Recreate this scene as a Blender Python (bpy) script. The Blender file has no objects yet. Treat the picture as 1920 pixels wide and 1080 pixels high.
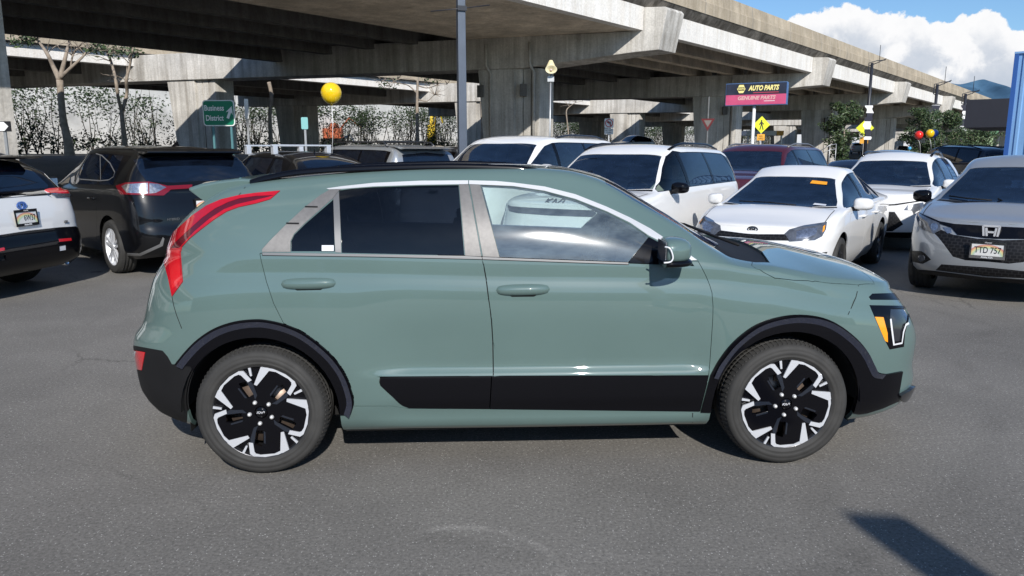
import bpy, bmesh, math, random
from mathutils import Vector, Matrix
from mathutils.bvhtree import BVHTree
from mathutils.interpolate import poly_3d_calc
random.seed(7)
SC = bpy.context.scene
COL = SC.collection
PI = math.pi
# ------------------------------------------------------------------ camera
FPX, PITCH, CAMH = 1413.0, math.radians(10.26), 1.64
cam_d = bpy.data.cameras.new('camera'); cam = bpy.data.objects.new('camera', cam_d); COL.objects.link(cam)
cam.location = (0, 0, CAMH); cam.rotation_euler = (PI/2-PITCH, 0, 0)
cam_d.sensor_width = 36; cam_d.lens = FPX/1920*36; cam_d.clip_start = .05; cam_d.clip_end = 20000
SC.camera = cam
C0 = Vector((0, 0, CAMH))
def ray(px, py):
    a = (px-960)/FPX; b = (540-py)/FPX; s, c = math.sin(PITCH), math.cos(PITCH)
    return Vector((a, c+b*s, -s+b*c))
def at(px, py, Y):
    r = ray(px, py); return C0+r*(Y/r.y)
def atz(px, py, z=0):
    r = ray(px, py); return C0+r*((z-CAMH)/r.z)
# ------------------------------------------------------------------ bookkeeping
def tag(o, label=None, cat=None, group=None, kind=None):
    if label: o['label'] = label
    if cat: o['category'] = cat
    if group: o['group'] = group
    if kind: o['kind'] = kind
    return o
def empty(name, loc=(0, 0, 0), rz=0, parent=None):
    o = bpy.data.objects.new(name, None); COL.objects.link(o); o.location = loc; o.rotation_euler = (0, 0, rz); o.empty_display_size = .1
    if parent: o.parent = parent
    return o
def link(name, me, parent=None):
    o = bpy.data.objects.new(name, me); COL.objects.link(o)
    if parent: o.parent = parent
    return o
def copy_tree(o, parent=None):
    c = o.copy(); COL.objects.link(c)
    if parent: c.parent = parent
    for ch in o.children: copy_tree(ch, c)
    return c
# ------------------------------------------------------------------ materials
def _new(name):
    m = bpy.data.materials.new(name); m.use_nodes = True; nt = m.node_tree
    return m, nt, nt.nodes['Principled BSDF']
def N(nt, t, **kw):
    n = nt.nodes.new(t)
    for k, v in kw.items():
        if k in n.inputs: n.inputs[k].default_value = v
        else: setattr(n, k, v)
    return n
def L(nt, a, b): nt.links.new(a, b)
def c4(c): return (c[0], c[1], c[2], 1)
def ramp(nt, src, p0, c0, p1, c1):
    r = N(nt, 'ShaderNodeValToRGB'); e = r.color_ramp.elements
    e[0].position = p0; e[0].color = c4(c0); e[1].position = p1; e[1].color = c4(c1); L(nt, src, r.inputs[0]); return r
def mat(name, col, rough=.5, metal=0, coat=0, emit=0, spec=.5, var=0, vscale=3, bump=0, bscale=60, coord='Object'):
    m, nt, p = _new(name)
    p.inputs['Base Color'].default_value = c4(col); p.inputs['Roughness'].default_value = rough
    p.inputs['Metallic'].default_value = metal; p.inputs['Coat Weight'].default_value = coat; p.inputs['Coat Roughness'].default_value = .03
    p.inputs['Specular IOR Level'].default_value = spec
    if emit: p.inputs['Emission Color'].default_value = c4(col); p.inputs['Emission Strength'].default_value = emit
    if var or bump:
        tc = N(nt, 'ShaderNodeTexCoord')
        if var:
            n1 = N(nt, 'ShaderNodeTexNoise', Scale=vscale, Detail=6.0, Roughness=.6); L(nt, tc.outputs[coord], n1.inputs['Vector'])
            r = ramp(nt, n1.outputs['Fac'], .3, [x*(1-var) for x in col], .7, [min(1, x*(1+var)) for x in col]); L(nt, r.outputs[0], p.inputs['Base Color'])
        if bump:
            n2 = N(nt, 'ShaderNodeTexNoise', Scale=bscale, Detail=4.0); L(nt, tc.outputs[coord], n2.inputs['Vector'])
            b = N(nt, 'ShaderNodeBump', Strength=bump, Distance=.01); L(nt, n2.outputs['Fac'], b.inputs['Height']); L(nt, b.outputs[0], p.inputs['Normal'])
    return m
def paint(name, col, metal=.0, rough=.38, dirt=.06, coat=1.0):
    m, nt, p = _new(name)
    p.inputs['Metallic'].default_value = metal; p.inputs['Roughness'].default_value = rough
    p.inputs['Coat Weight'].default_value = coat; p.inputs['Coat IOR'].default_value = 1.68; p.inputs['Coat Roughness'].default_value = .02; p.inputs['Specular IOR Level'].default_value = .12
    tc = N(nt, 'ShaderNodeTexCoord'); n1 = N(nt, 'ShaderNodeTexNoise', Scale=2.2, Detail=5.0); L(nt, tc.outputs['Object'], n1.inputs['Vector'])
    r = ramp(nt, n1.outputs['Fac'], .3, [x*(1-dirt) for x in col], .7, [min(1, x*(1+dirt)) for x in col]); L(nt, r.outputs[0], p.inputs['Base Color'])
    return m
def glass(name, tint, refl=1.0, rough=0.0, haze=0.0, hazecol=(.6, .7, .7), ior=1.5):
    m, nt, p = _new(name); nt.nodes.remove(p); out = nt.nodes['Material Output']
    fr = N(nt, 'ShaderNodeFresnel', IOR=ior); geo = N(nt, 'ShaderNodeNewGeometry')
    tr = N(nt, 'ShaderNodeBsdfTransparent'); tr.inputs[0].default_value = c4(tint)
    gl = N(nt, 'ShaderNodeBsdfGlossy', Roughness=rough); gl.inputs[0].default_value = (refl, refl, refl, 1)
    mx = N(nt, 'ShaderNodeMixShader'); L(nt, fr.outputs[0], mx.inputs[0]); L(nt, tr.outputs[0], mx.inputs[1]); L(nt, gl.outputs[0], mx.inputs[2])
    last = mx
    if haze:
        g2 = N(nt, 'ShaderNodeBsdfGlossy', Roughness=.075); g2.inputs[0].default_value = (1, 1, 1, 1); m0 = N(nt, 'ShaderNodeMixShader'); m0.inputs[0].default_value = min(.13, haze*.8); L(nt, mx.outputs[0], m0.inputs[1]); L(nt, g2.outputs[0], m0.inputs[2]); mx = m0
        di = N(nt, 'ShaderNodeBsdfDiffuse'); di.inputs[0].default_value = c4(hazecol)
        tc = N(nt, 'ShaderNodeTexCoord'); mp = N(nt, 'ShaderNodeMapping'); mp.inputs['Scale'].default_value = (1.6, 1, 4); L(nt, tc.outputs['Object'], mp.inputs[0])
        n1 = N(nt, 'ShaderNodeTexNoise', Scale=4.0, Detail=9.0, Roughness=.7); L(nt, mp.outputs[0], n1.inputs['Vector'])
        ma = N(nt, 'ShaderNodeMapRange'); ma.inputs[1].default_value = .38; ma.inputs[2].default_value = .66; ma.inputs[3].default_value = haze*.35; ma.inputs[4].default_value = haze; L(nt, n1.outputs['Fac'], ma.inputs[0])
        m2 = N(nt, 'ShaderNodeMixShader'); L(nt, ma.outputs[0], m2.inputs[0]); L(nt, mx.outputs[0], m2.inputs[1]); L(nt, di.outputs[0], m2.inputs[2]); last = m2
    L(nt, last.outputs[0], out.inputs[0]); return m
M = {}
M['black_gloss'] = mat('black_gloss_trim', (.003, .003, .0045), .3, coat=.5, spec=.05)
M['black_sat'] = mat('black_satin_trim', (.0045, .0045, .006), .35, spec=.18)
M['black_matt'] = mat('black_plastic', (.012, .012, .013), .6, var=.2, spec=.2)
M['under'] = mat('underbody', (.006, .006, .006), .9)
M['liner'] = mat('cabin_liner', (.025, .026, .028), .9)
M['gap'] = mat('panel_gap', (.004, .004, .005), .9)
M['chrome'] = mat('chrome', (.75, .76, .78), .12, 1)
M['alu'] = mat('machined_aluminium', (.78, .80, .84), .42, .55)
M['facet'] = mat('spoke_facet', (.022, .028, .042), .28, .4, coat=1)  # blue-grey base stands in for the highlights on the spoke facets
M['bright_trim'] = mat('bright_window_trim', (.80, .80, .79), .34, .45)
M['silver_rim'] = mat('silver_rim', (.42, .43, .45), .3, .9)
M['grey_rim'] = mat('grey_rim', (.07, .07, .075), .3, .8, coat=.5)
M['disc'] = mat('brake_disc', (.33, .25, .2), .45, .8, var=.3, vscale=20)
M['grey_trim'] = mat('grey_textured_trim', (.19, .185, .18), .5, .35, var=.12, vscale=40, bump=.1, bscale=400)
M['belt'] = mat('satin_belt_trim', (.20, .20, .20), .38, .4)
M['seat_dark'] = mat('dark_seat', (.03, .031, .034), .8)
M['seat_light'] = mat('pale_seat', (.42, .42, .40), .8)
M['trim_edge'] = mat('gloss_trim_edge', (.012, .016, .034), .25, coat=1, spec=.2); M['trim_edge'].node_tree.nodes['Principled BSDF'].inputs['Coat IOR'].default_value = 2.1  # navy base puts the reflected sky into the arch edge colour
M['red_soft'] = mat('deep_red_lens', (.17, .006, .012), .15, coat=1)
M['red_lens'] = mat('red_lens', (.46, .007, .018), .12, coat=1, var=.12, vscale=14)
M['red_dark'] = mat('dark_red_lens', (.10, .005, .013), .15, coat=1)
M['red_bright'] = mat('bright_red_lens', (.62, .012, .02), .15, coat=1)
M['amber'] = mat('amber_lens', (.9, .33, .01), .2, coat=1, emit=.12)
M['white_lens'] = mat('white_lens', (.75, .76, .78), .15, coat=1)
M['lamp_dark'] = mat('lamp_interior', (.02, .022, .028), .2, coat=1)
M['lamp_chrome'] = mat('lamp_reflector', (.6, .6, .62), .18, .9, var=.35, vscale=25)
M['lamp_clear'] = glass('clear_lens', (.9, .92, .94))
def tyre_mat():
    m, nt, p = _new('tyre_rubber'); p.inputs['Roughness'].default_value = .75
    tc = N(nt, 'ShaderNodeTexCoord'); n1 = N(nt, 'ShaderNodeTexNoise', Scale=9.0, Detail=6.0); L(nt, tc.outputs['Object'], n1.inputs['Vector'])
    r = ramp(nt, n1.outputs['Fac'], .3, (.024, .0235, .0225), .7, (.042, .041, .039)); L(nt, r.outputs[0], p.inputs['Base Color']); return m
M['tyre'] = tyre_mat()
M['glass_clear'] = glass('pale_green_glass', (.70, .80, .77), 1.0)
M['glass_wind'] = glass('windscreen_glass', (.60, .70, .74), 1.0, ior=1.8, haze=.045, hazecol=(.16, .30, .62))  # blue haze colour stands in for the sky reflected in the windscreen
M['glass_dark'] = glass('privacy_glass', (.05, .06, .08), 1.0, ior=1.8, haze=.03, hazecol=(.14, .27, .60))  # sky reflection painted in as blue haze here too
M['glass_hero'] = glass('dusty_door_glass', (.84, .94, .92), 1.0, haze=.16, hazecol=(.62, .76, .80))
M['glass_hero_dark'] = glass('dusty_privacy_glass', (.11, .13, .16), 1.0, haze=.006, hazecol=(.5, .55, .6))
# ------------------------------------------------------------------ generic mesh collector
class MB:
    def __init__(s): s.v = []; s.f = []; s.sm = []
    def add(s, vs, fs, smooth=False):
        o = len(s.v); s.v += [tuple(x) for x in vs]; s.f += [tuple(i+o for i in f) for f in fs]; s.sm += [smooth]*len(fs); return s
    def box(s, x0, x1, y0, y1, z0, z1, T=None):
        vs = [Vector(p) for p in ((x0, y0, z0), (x1, y0, z0), (x1, y1, z0), (x0, y1, z0), (x0, y0, z1), (x1, y0, z1), (x1, y1, z1), (x0, y1, z1))]
        if T: vs = [T @ v for v in vs]
        return s.add(vs, [(3, 2, 1, 0), (4, 5, 6, 7), (0, 1, 5, 4), (1, 2, 6, 5), (2, 3, 7, 6), (3, 0, 4, 7)])
    def hexa(s, vs):   # 4 bottom, 4 top corners
        return s.add(vs, [(3, 2, 1, 0), (4, 5, 6, 7), (0, 1, 5, 4), (1, 2, 6, 5), (2, 3, 7, 6), (3, 0, 4, 7)])
    def prism(s, poly, axis_fn, d0, d1):   # axis_fn(a,b,d) -> point
        n = len(poly); vs = [axis_fn(a, b, d0) for a, b in poly]+[axis_fn(a, b, d1) for a, b in poly]
        return s.add(vs, [tuple(range(n))[::-1], tuple(range(n, 2*n))]+[(i, (i+1) % n, n+(i+1) % n, n+i) for i in range(n)])
    def tube(s, pts, r, seg=8, smooth=True, cap=True):
        pts = [Vector(p) for p in pts]; n = len(pts); rs = r if isinstance(r, (list, tuple)) else [r]*n
        vs = []; up = None
        for i, p in enumerate(pts):
            d = (pts[min(i+1, n-1)]-pts[max(i-1, 0)]).normalized()
            if up is None: up = Vector((0, 0, 1)) if abs(d.z) < .9 else Vector((1, 0, 0))
            a = d.cross(up).normalized(); b = a.cross(d).normalized(); up = b
            for k in range(seg):
                t = 2*PI*k/seg; vs.append(p+(a*math.cos(t)+b*math.sin(t))*rs[i])
        fs = [(i*seg+k, i*seg+(k+1) % seg, (i+1)*seg+(k+1) % seg, (i+1)*seg+k) for i in range(n-1) for k in range(seg)]
        if cap: fs += [tuple(range(seg))[::-1], tuple(range((n-1)*seg, n*seg))]
        return s.add(vs, fs, smooth)
    def lathe(s, prof, fn, seg=48, smooth=True):   # prof (r,h); fn(r cos, r sin, h)
        n = len(prof); vs = [fn(r*math.cos(2*PI*k/seg), r*math.sin(2*PI*k/seg), h) for k in range(seg) for r, h in prof]
        fs = [(k*n+i, ((k+1) % seg)*n+i, ((k+1) % seg)*n+i+1, k*n+i+1) for k in range(seg) for i in range(n-1)]
        return s.add(vs, fs, smooth)
    def build(s, name, m, parent=None, recalc=True, bevel=0, wn=False):
        me = bpy.data.meshes.new(name); me.from_pydata(s.v, [], s.f)
        for p, q in zip(me.polygons, s.sm): p.use_smooth = q
        if recalc or bevel:
            bm = bmesh.new(); bm.from_mesh(me)
            if recalc: bmesh.ops.recalc_face_normals(bm, faces=bm.faces)
            if bevel:
                es = [e for e in bm.edges if len(e.link_faces) == 2 and e.calc_face_angle(0) > .5]
                bmesh.ops.bevel(bm, geom=es, offset=bevel, segments=2, profile=.6, affect='EDGES')
            bm.to_mesh(me); bm.free()
        me.materials.append(m)
        return link(name, me, parent)
def text_obj(txt, name, size, m, parent=None, T=None, shear=0, ext=.002, sx=1, bold=0, align='CENTER'):
    cu = bpy.data.curves.new(name, 'FONT'); cu.body = txt; cu.size = size; cu.extrude = ext; cu.align_x = align; cu.align_y = 'CENTER'; cu.shear = shear; cu.offset = bold; cu.resolution_u = 3
    t = bpy.data.objects.new('tmp', cu); COL.objects.link(t); dg = bpy.context.evaluated_depsgraph_get()
    me = bpy.data.meshes.new_from_object(t.evaluated_get(dg)); bpy.data.objects.remove(t); me.name = name
    me.transform(Matrix.Diagonal((sx, 1, 1, 1)))
    me.materials.clear(); me.materials.append(m)
    o = link(name, me, parent)
    if T: o.matrix_local = T
    return o
def frame(loc, right, up):   # matrix with local x=right, y=up, z=out
    r = Vector(right).normalized(); u = Vector(up).normalized(); n = r.cross(u).normalized(); u = n.cross(r)
    m = Matrix((r, u, n)).transposed().to_4x4(); m.translation = loc; return m
# ------------------------------------------------------------------ smooth interpolation and small 2-D helpers
def pchip(pts):
    pts = sorted(pts); X = [p[0] for p in pts]; Y = [p[1] for p in pts]; n = len(X)
    if n == 1: return lambda x: Y[0]
    h = [X[i+1]-X[i] for i in range(n-1)]; d = [(Y[i+1]-Y[i])/h[i] for i in range(n-1)]
    m = [0]*n; m[0] = d[0]; m[-1] = d[-1]
    for i in range(1, n-1):
        if d[i-1]*d[i] > 0:
            w1 = 2*h[i]+h[i-1]; w2 = h[i]+2*h[i-1]; m[i] = (w1+w2)/(w1/d[i-1]+w2/d[i])
    def f(x):
        if x <= X[0]: return Y[0]
        if x >= X[-1]: return Y[-1]
        i = 0
        while x > X[i+1]: i += 1
        t = (x-X[i])/h[i]; a = 1-t
        return Y[i]*(1+2*t)*a*a+Y[i+1]*(3-2*t)*t*t+h[i]*(m[i]*t*a*a-m[i+1]*a*t*t)
    return f
def inpoly(p, poly):
    x, y = p; c = False; j = len(poly)-1
    for i in range(len(poly)):
        xi, yi = poly[i]; xj, yj = poly[j]
        if (yi > y) != (yj > y) and x < (xj-xi)*(y-yi)/(yj-yi)+xi: c = not c
        j = i
    return c
def smooth_poly(pts, n=3, closed=False):   # Catmull-Rom through the points
    out = []; m = len(pts); rng = range(m if closed else m-1)
    for i in rng:
        p1 = pts[i]; p2 = pts[(i+1) % m]
        p0 = pts[(i-1) % m] if closed or i > 0 else p1; p3 = pts[(i+2) % m] if closed or i+2 < m else p2
        for k in range(n):
            t = k/n; out.append(tuple(.5*(2*b+(c-a)*t+(2*a-5*b+4*c-d)*t*t+(3*b-a-3*c+d)*t**3) for a, b, c, d in zip(p0, p1, p2, p3)))
    if not closed: out.append(tuple(pts[-1]))
    return out
# ------------------------------------------------------------------ a car: a smooth base skin from which every panel is cut
class Car:
    def __init__(s, name, label, pos, az, sp, side=-1, group=None, cat='car', z=0):
        s.root = empty(name, (pos[0], pos[1], z), PI/2-math.radians(az)); tag(s.root, label, cat, group)
        s.sp = sp; s.side = side; s.name = name
        R = Matrix.Translation((pos[0], pos[1], z)) @ Matrix.Rotation(PI/2-math.radians(az), 4, 'Z')
        s.W = R; s.inv = R.inverted(); s.cam = s.inv @ C0
        s.skin()
    def rayl(s, px, py): return (s.inv.to_3x3() @ ray(px, py))
    def pxl(s, p):   # local point -> photo pixel
        q = (s.W @ Vector(p))-C0; sn, cs = math.sin(PITCH), math.cos(PITCH)
        d = q.y*cs-q.z*sn; u = q.y*sn+q.z*cs
        if d < .05: d = .05
        return 960+FPX*q.x/d, 540-FPX*u/d
    def skin(s):
        sp = s.sp; sd = s.side
        xr, xf, w = pchip(sp['xr']), pchip(sp['xf']), pchip(sp['w'])
        wx = pchip(sp.get('wx', [(-9, 1), (9, 1)])); zb, zs = pchip(sp['zb']), pchip(sp['zs'])
        yr, zr, zc = pchip(sp['yr']), pchip(sp['zr']), pchip(sp['zc']); s.f = dict(yr=yr, zr=zr, zc=zc, zs=zs, w=w, xr=xr, xf=xf, wx=wx, zb=zb)
        w2 = pchip(sp['w2']) if 'w2' in sp else None; wf = pchip(sp['w2fade']) if 'w2' in sp else None
        lv = sp['lv']; z0, z1, zm = lv[0], lv[-1], sp.get('zm', .6)
        xrs, xfs = sp['xrs'], sp['xfs']; nr, nf = sp.get('nr', 3.2), sp.get('nf', 3.2); NC = sp.get('nc', 22); NS = sp.get('ns', 56)
        def zz(zn, x): return zm-(zm-zn)*(zm-zb(x))/(zm-z0) if zn <= zm else zm+(zn-zm)*(zs(x)-zm)/(z1-zm)
        cols = []
        for j in range(NC): cols.append(('r', PI/2*j/NC))
        for j in range(NS+1): cols.append(('s', j/NS))
        for j in range(NC-1, -1, -1): cols.append(('f', PI/2*j/NC))
        grid = []
        for zn in lv:
            row = []
            for t, a in cols:
                if t == 's': x = xrs+(xfs-xrs)*a; v = 1
                elif t == 'r': x = xrs-(xrs-xr(zn))*math.cos(a)**(2/nr); v = math.sin(a)**(2/nr)
                else: x = xfs+(xf(zn)-xfs)*math.cos(a)**(2/nf); v = math.sin(a)**(2/nf)
                ww = w(zn)
                if w2: k = wf(x); ww = ww*(1-k)+w2(zn)*k
                row.append(Vector((x, sd*ww*wx(x)*v, zz(zn, x))))
            grid.append(row)
        top = grid[-1]; NSd = sp.get('nsd', 7); NR = 5; NT = 9
        rows = [[] for _ in range(NSd+NR+NT)]
        a_, b_ = sp.get('ra', .14), sp.get('rb', .13); pw = sp.get('crown', 2.2); bow = sp.get('bow', .018)
        for S in top:
            x = S.x; sy = abs(S.y); c = min(1, sy/max(1e-6, w(z1)*wx(x)))
            y_r = min(yr(x), w(z1)*wx(x)*.985)*c; z_r = S.z+(zr(x)-zs(x))*min(1, c**.5); z_c = S.z+(zc(x)-zs(x))*min(1, c**.5)
            P = lambda y, z: Vector((x, sd*y, z))
            roof = lambda y: z_r+(z_c-z_r)*(1-(y/y_r)**pw) if y_r > 1e-6 else z_r
            A = (sy+(y_r-sy)*(1-a_), S.z+(z_r-S.z)*(1-a_)); B = (y_r*(1-b_), roof(y_r*(1-b_))); k = 0
            for i in range(1, NSd+1):
                t = i/NSd; bb = bow*math.sin(PI*t)*min(1, (z_r-S.z)/.3)
                rows[k].append(P(sy+(A[0]-sy)*t+bb, S.z+(A[1]-S.z)*t)); k += 1
            for i in range(1, NR+1):
                t = i/NR; u = 1-t
                rows[k].append(P(u*u*A[0]+2*u*t*y_r+t*t*B[0], u*u*A[1]+2*u*t*z_r+t*t*B[1])); k += 1
            for i in range(1, NT+1):
                y = B[0]*(1-i/NT); rows[k].append(P(y, roof(y))); k += 1
        grid += rows; nc = len(cols)
        bm = bmesh.new(); V = [[bm.verts.new(p) for p in row] for row in grid]
        for i in range(len(grid)-1):
            for j in range(nc-1):
                q = [V[i][j], V[i][j+1], V[i+1][j+1], V[i+1][j]]
                ps = [v.co for v in q]
                if (ps[0]-ps[2]).cross(ps[1]-ps[3]).length < 1e-9: continue
                bm.faces.new(q)
        bmesh.ops.remove_doubles(bm, verts=bm.verts, dist=2e-5); bmesh.ops.dissolve_degenerate(bm, dist=2e-5, edges=bm.edges)
        bmesh.ops.recalc_face_normals(bm, faces=bm.faces)
        big = max(bm.faces, key=lambda f: f.calc_area() if abs(f.normal.y) > .9 else 0)
        if big.normal.y*sd < 0: bmesh.ops.reverse_faces(bm, faces=bm.faces)
        bm.normal_update()
        for v in bm.verts:
            if abs(v.co.y) < 2e-5:
                v.co.y = 0; n = v.normal.copy(); n.y = 0
                if n.length > 1e-4: v.normal = n.normalized()
        bm.verts.index_update(); bm.faces.ensure_lookup_table()
        s.bv = BVHTree.FromBMesh(bm); s.bn = [v.normal.copy() for v in bm.verts]; s.bp = [v.co.copy() for v in bm.verts]
        s.bf = [[v.index for v in f.verts] for f in bm.faces]; s.bm = bm
    def normal(s, p):
        loc, n, i, d = s.bv.find_nearest(p)
        ids = s.bf[i]; w = poly_3d_calc([s.bp[k] for k in ids], loc); r = Vector()
        for a, k in zip(w, ids): r += s.bn[k]*a
        return r.normalized()
    def hit(s, px, py):   # photo pixel -> point of the skin (local)
        d = s.rayl(px, py).normalized(); r = s.bv.ray_cast(s.cam, d)
        return r[0]
    def sideat(s, x, z, off=0):
        r = s.bv.ray_cast(Vector((x, s.side*3, z)), Vector((0, -s.side, 0)))
        if r[0] is None: return Vector((x, s.side*.8, z))
        return r[0]+s.normal(r[0])*off
    def topat(s, x, y, off=0):
        r = s.bv.ray_cast(Vector((x, y, 4)), Vector((0, 0, -1)))
        return r[0]+s.normal(r[0])*off if r[0] else Vector((x, y, 1))
    def endat(s, y, z, off=0, front=True):
        d = -1 if front else 1
        r = s.bv.ray_cast(Vector((-d*6, s.side*abs(y)+s.side*1e-4, z)), Vector((d, 0, 0)))
        if r[0] is None: return Vector((-d*2.2, y, z))
        p = r[0]+s.normal(r[0])*off; return Vector((p.x, y, p.z))
    # ---- cutting
    def carve(s, poly, mode='px', remove=True):
        """poly in photo pixels ('px'), (x,z) 'side', (y,z) 'front'/'rear', (x,y) 'top'; returns the cut-out piece"""
        bm = s.bm
        if mode == 'px':
            P = s.pxl; vis = lambda f: (f.calc_center_median()-s.cam).dot(f.normal) < 0
            rays = [s.rayl(*p) for p in poly]
            def plane(i): return s.cam, rays[i].cross(rays[(i+1) % len(poly)]).normalized()
        else:
            a, b = {'side': (0, 2), 'front': (1, 2), 'rear': (1, 2), 'top': (0, 1)}[mode]
            if mode == 'side': vis = lambda f: f.normal.y*s.side > .02
            elif mode == 'top': vis = lambda f: f.normal.z > .02
            elif mode == 'front': vis = lambda f: f.normal.x > .02
            else: vis = lambda f: f.normal.x < -.02
            if mode in ('front', 'rear', 'top'):
                k = 0 if mode != 'top' else 1
                poly = [((s.side*p[0], p[1]) if k == 0 else (p[0], s.side*p[1])) for p in poly]
            P = lambda c: (c[a], c[b])
            def plane(i):
                p, q = poly[i], poly[(i+1) % len(poly)]; n = Vector((0, 0, 0)); n[a] = -(q[1]-p[1]); n[b] = q[0]-p[0]
                co = Vector((0, 0, 0)); co[a] = p[0]; co[b] = p[1]; return co, n.normalized()
        cache = {}
        def pv(v):
            k = v.index
            if k < 0 or k not in cache:
                r = P(v.co)
                if k >= 0: cache[k] = r
                return r
            return cache[k]
        bm.verts.index_update()
        x0, x1 = min(p[0] for p in poly), max(p[0] for p in poly); y0, y1 = min(p[1] for p in poly), max(p[1] for p in poly)
        cand = set()
        for f in bm.faces:
            if not vis(f): continue
            q = [pv(v) for v in f.verts]
            if max(t[0] for t in q) < x0 or min(t[0] for t in q) > x1 or max(t[1] for t in q) < y0 or min(t[1] for t in q) > y1: continue
            cand.add(f)
        for i in range(len(poly)):
            p, q = poly[i], poly[(i+1) % len(poly)]
            if abs(p[0]-q[0])+abs(p[1]-q[1]) < 1e-9: continue
            ex0, ex1 = min(p[0], q[0]), max(p[0], q[0]); ey0, ey1 = min(p[1], q[1]), max(p[1], q[1])
            sel = []
            for f in cand:
                t = [P(v.co) for v in f.verts]
                if max(u[0] for u in t) < ex0 or min(u[0] for u in t) > ex1 or max(u[1] for u in t) < ey0 or min(u[1] for u in t) > ey1: continue
                sel.append(f)
            if not sel: continue
            g = set(sel)
            for f in sel: g.update(f.edges); g.update(f.verts)
            co, no = plane(i)
            r = bmesh.ops.bisect_plane(bm, geom=list(g), dist=2e-6, plane_co=co, plane_no=no)
            cand -= set(sel); cand.update(e for e in r['geom'] if isinstance(e, bmesh.types.BMFace) and e.is_valid)
        ins = [f for f in cand if f.is_valid and inpoly(P(f.calc_center_median()), poly)]
        return s.take(ins, remove)
    def take(s, faces, remove=True):
        idx = {}; vs = []; fs = []
        for f in faces:
            r = []
            for v in f.verts:
                if v not in idx: idx[v] = len(vs); vs.append(v.co.copy())
                r.append(idx[v])
            fs.append(r)
        if remove and faces: bmesh.ops.delete(s.bm, geom=faces, context='FACES')
        return vs, fs
    def body_piece(s): return s.take(list(s.bm.faces), False)
    # ---- output
    def emit(s, piece, name, m, parent=None, off=0, thick=.014, shrink=0, mode='pair', label=None, push=None):
        vs, fs = piece
        if not fs: print('EMPTY PIECE', s.name, name); return None
        nv = [s.normal(v) for v in vs]
        ec = {}
        for f in fs:
            for a, b in zip(f, f[1:]+f[:1]): ec[(a, b)] = f
        bound = [(a, b) for (a, b) in ec if (b, a) not in ec and not (mode == 'mid' and abs(vs[a].y) < 3e-5 and abs(vs[b].y) < 3e-5)]
        vs = [v.copy() for v in vs]
        if shrink:
            acc = {}
            for a, b in bound:
                d = (vs[b]-vs[a]); n = nv[a]; t = n.cross(d)
                if t.length < 1e-9: continue
                t.normalize()
                for k in (a, b): acc.setdefault(k, []).append(t)
            for k, l in acc.items():
                t = sum(l, Vector())
                if t.length < 1e-6: continue
                t.normalize(); c = max(.35, t.dot(l[0])); mv = t*(shrink/c)
                if mode == 'mid' and abs(vs[k].y) < 3e-5: mv.y = 0
                vs[k] += mv
        front = [v+n*(off+(push(v) if push else 0)) for v, n in zip(vs, nv)]
        pv, pf, ln = [], [], []
        def half(flip):
            o = len(pv); sg = -1 if flip else 1
            T = (lambda v: Vector((v.x, -v.y, v.z))) if flip else (lambda v: v)
            pv.extend(T(v) for v in front)
            for f in fs:
                q = f[::-1] if flip else f
                pf.append([i+o for i in q]); ln.extend(T(nv[i]) for i in q)
            if thick:
                for a, b in bound:
                    o2 = len(pv); va, vb = front[a], front[b]; wa, wb = va-nv[a]*thick, vb-nv[b]*thick
                    pv.extend(T(v) for v in (va, wa, wb, vb)); q = [0, 1, 2, 3]
                    nn = (wa-va).cross(vb-va)
                    nn = nn.normalized() if nn.length > 1e-12 else nv[a]
                    if flip: q = q[::-1]
                    pf.append([o2+i for i in q]); ln.extend([T(nn)]*4)
        def make(nm):
            me = bpy.data.meshes.new(nm); me.from_pydata(pv, [], pf); me.polygons.foreach_set('use_smooth', [True]*len(pf))
            me.normals_split_custom_set([tuple(n) for n in ln]); me.materials.append(m)
            o = link(nm, me, parent or s.root)
            if label: o['label'] = label
            return o
        if mode == 'mid':
            half(False); half(True); return make(name)
        half(False); a = make(name)
        if mode == 'pair':
            pv, pf, ln = [], [], []; half(True)
            return a, make(name)
        return a
    def liner(s, m=None, off=-.016, name='inner_shell'):
        s.emit(s.body_piece(), name, m or M['liner'], off=off, thick=0, mode='mid')
    def wheel_openings(s, arch, r=.38, extra=0):
        for hx in (-s.sp['wb']/2, s.sp['wb']/2):
            n = 26; poly = []
            for i in range(n+1):
                t = PI*(-.02+1.04*i/n); poly.append((hx+arch*math.cos(t), s.sp['rw']+arch*math.sin(t)))
            poly += [(hx-arch, -.2), (hx+arch, -.2)]
            s.carve(poly, 'side')
    def arches(s, r=None, w0=.55, name='wheel_well'):
        r = r or s.sp['rw']+.06; w1 = s.f['w'](s.sp['rw'])-.012
        for sd in (-1, 1):
            for hx in (-s.sp['wb']/2, s.sp['wb']/2):
                b = MB(); n = 20; v = []; f = []
                for i in range(n+1):
                    t = PI*(0+1.0*i/n)
                    for y in (w0, w1): v.append((hx+r*math.cos(t), sd*y, s.sp['rw']+r*math.sin(t)))
                f = [(2*i, 2*i+1, 2*i+3, 2*i+2) for i in range(n)]; v.append((hx, sd*w0, s.sp['rw']))
                f += [(2*i, 2*i+2, len(v)-1) for i in range(n)]
                b.add(v, f, True); b.build(name, M['under'], s.root, recalc=False)
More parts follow.
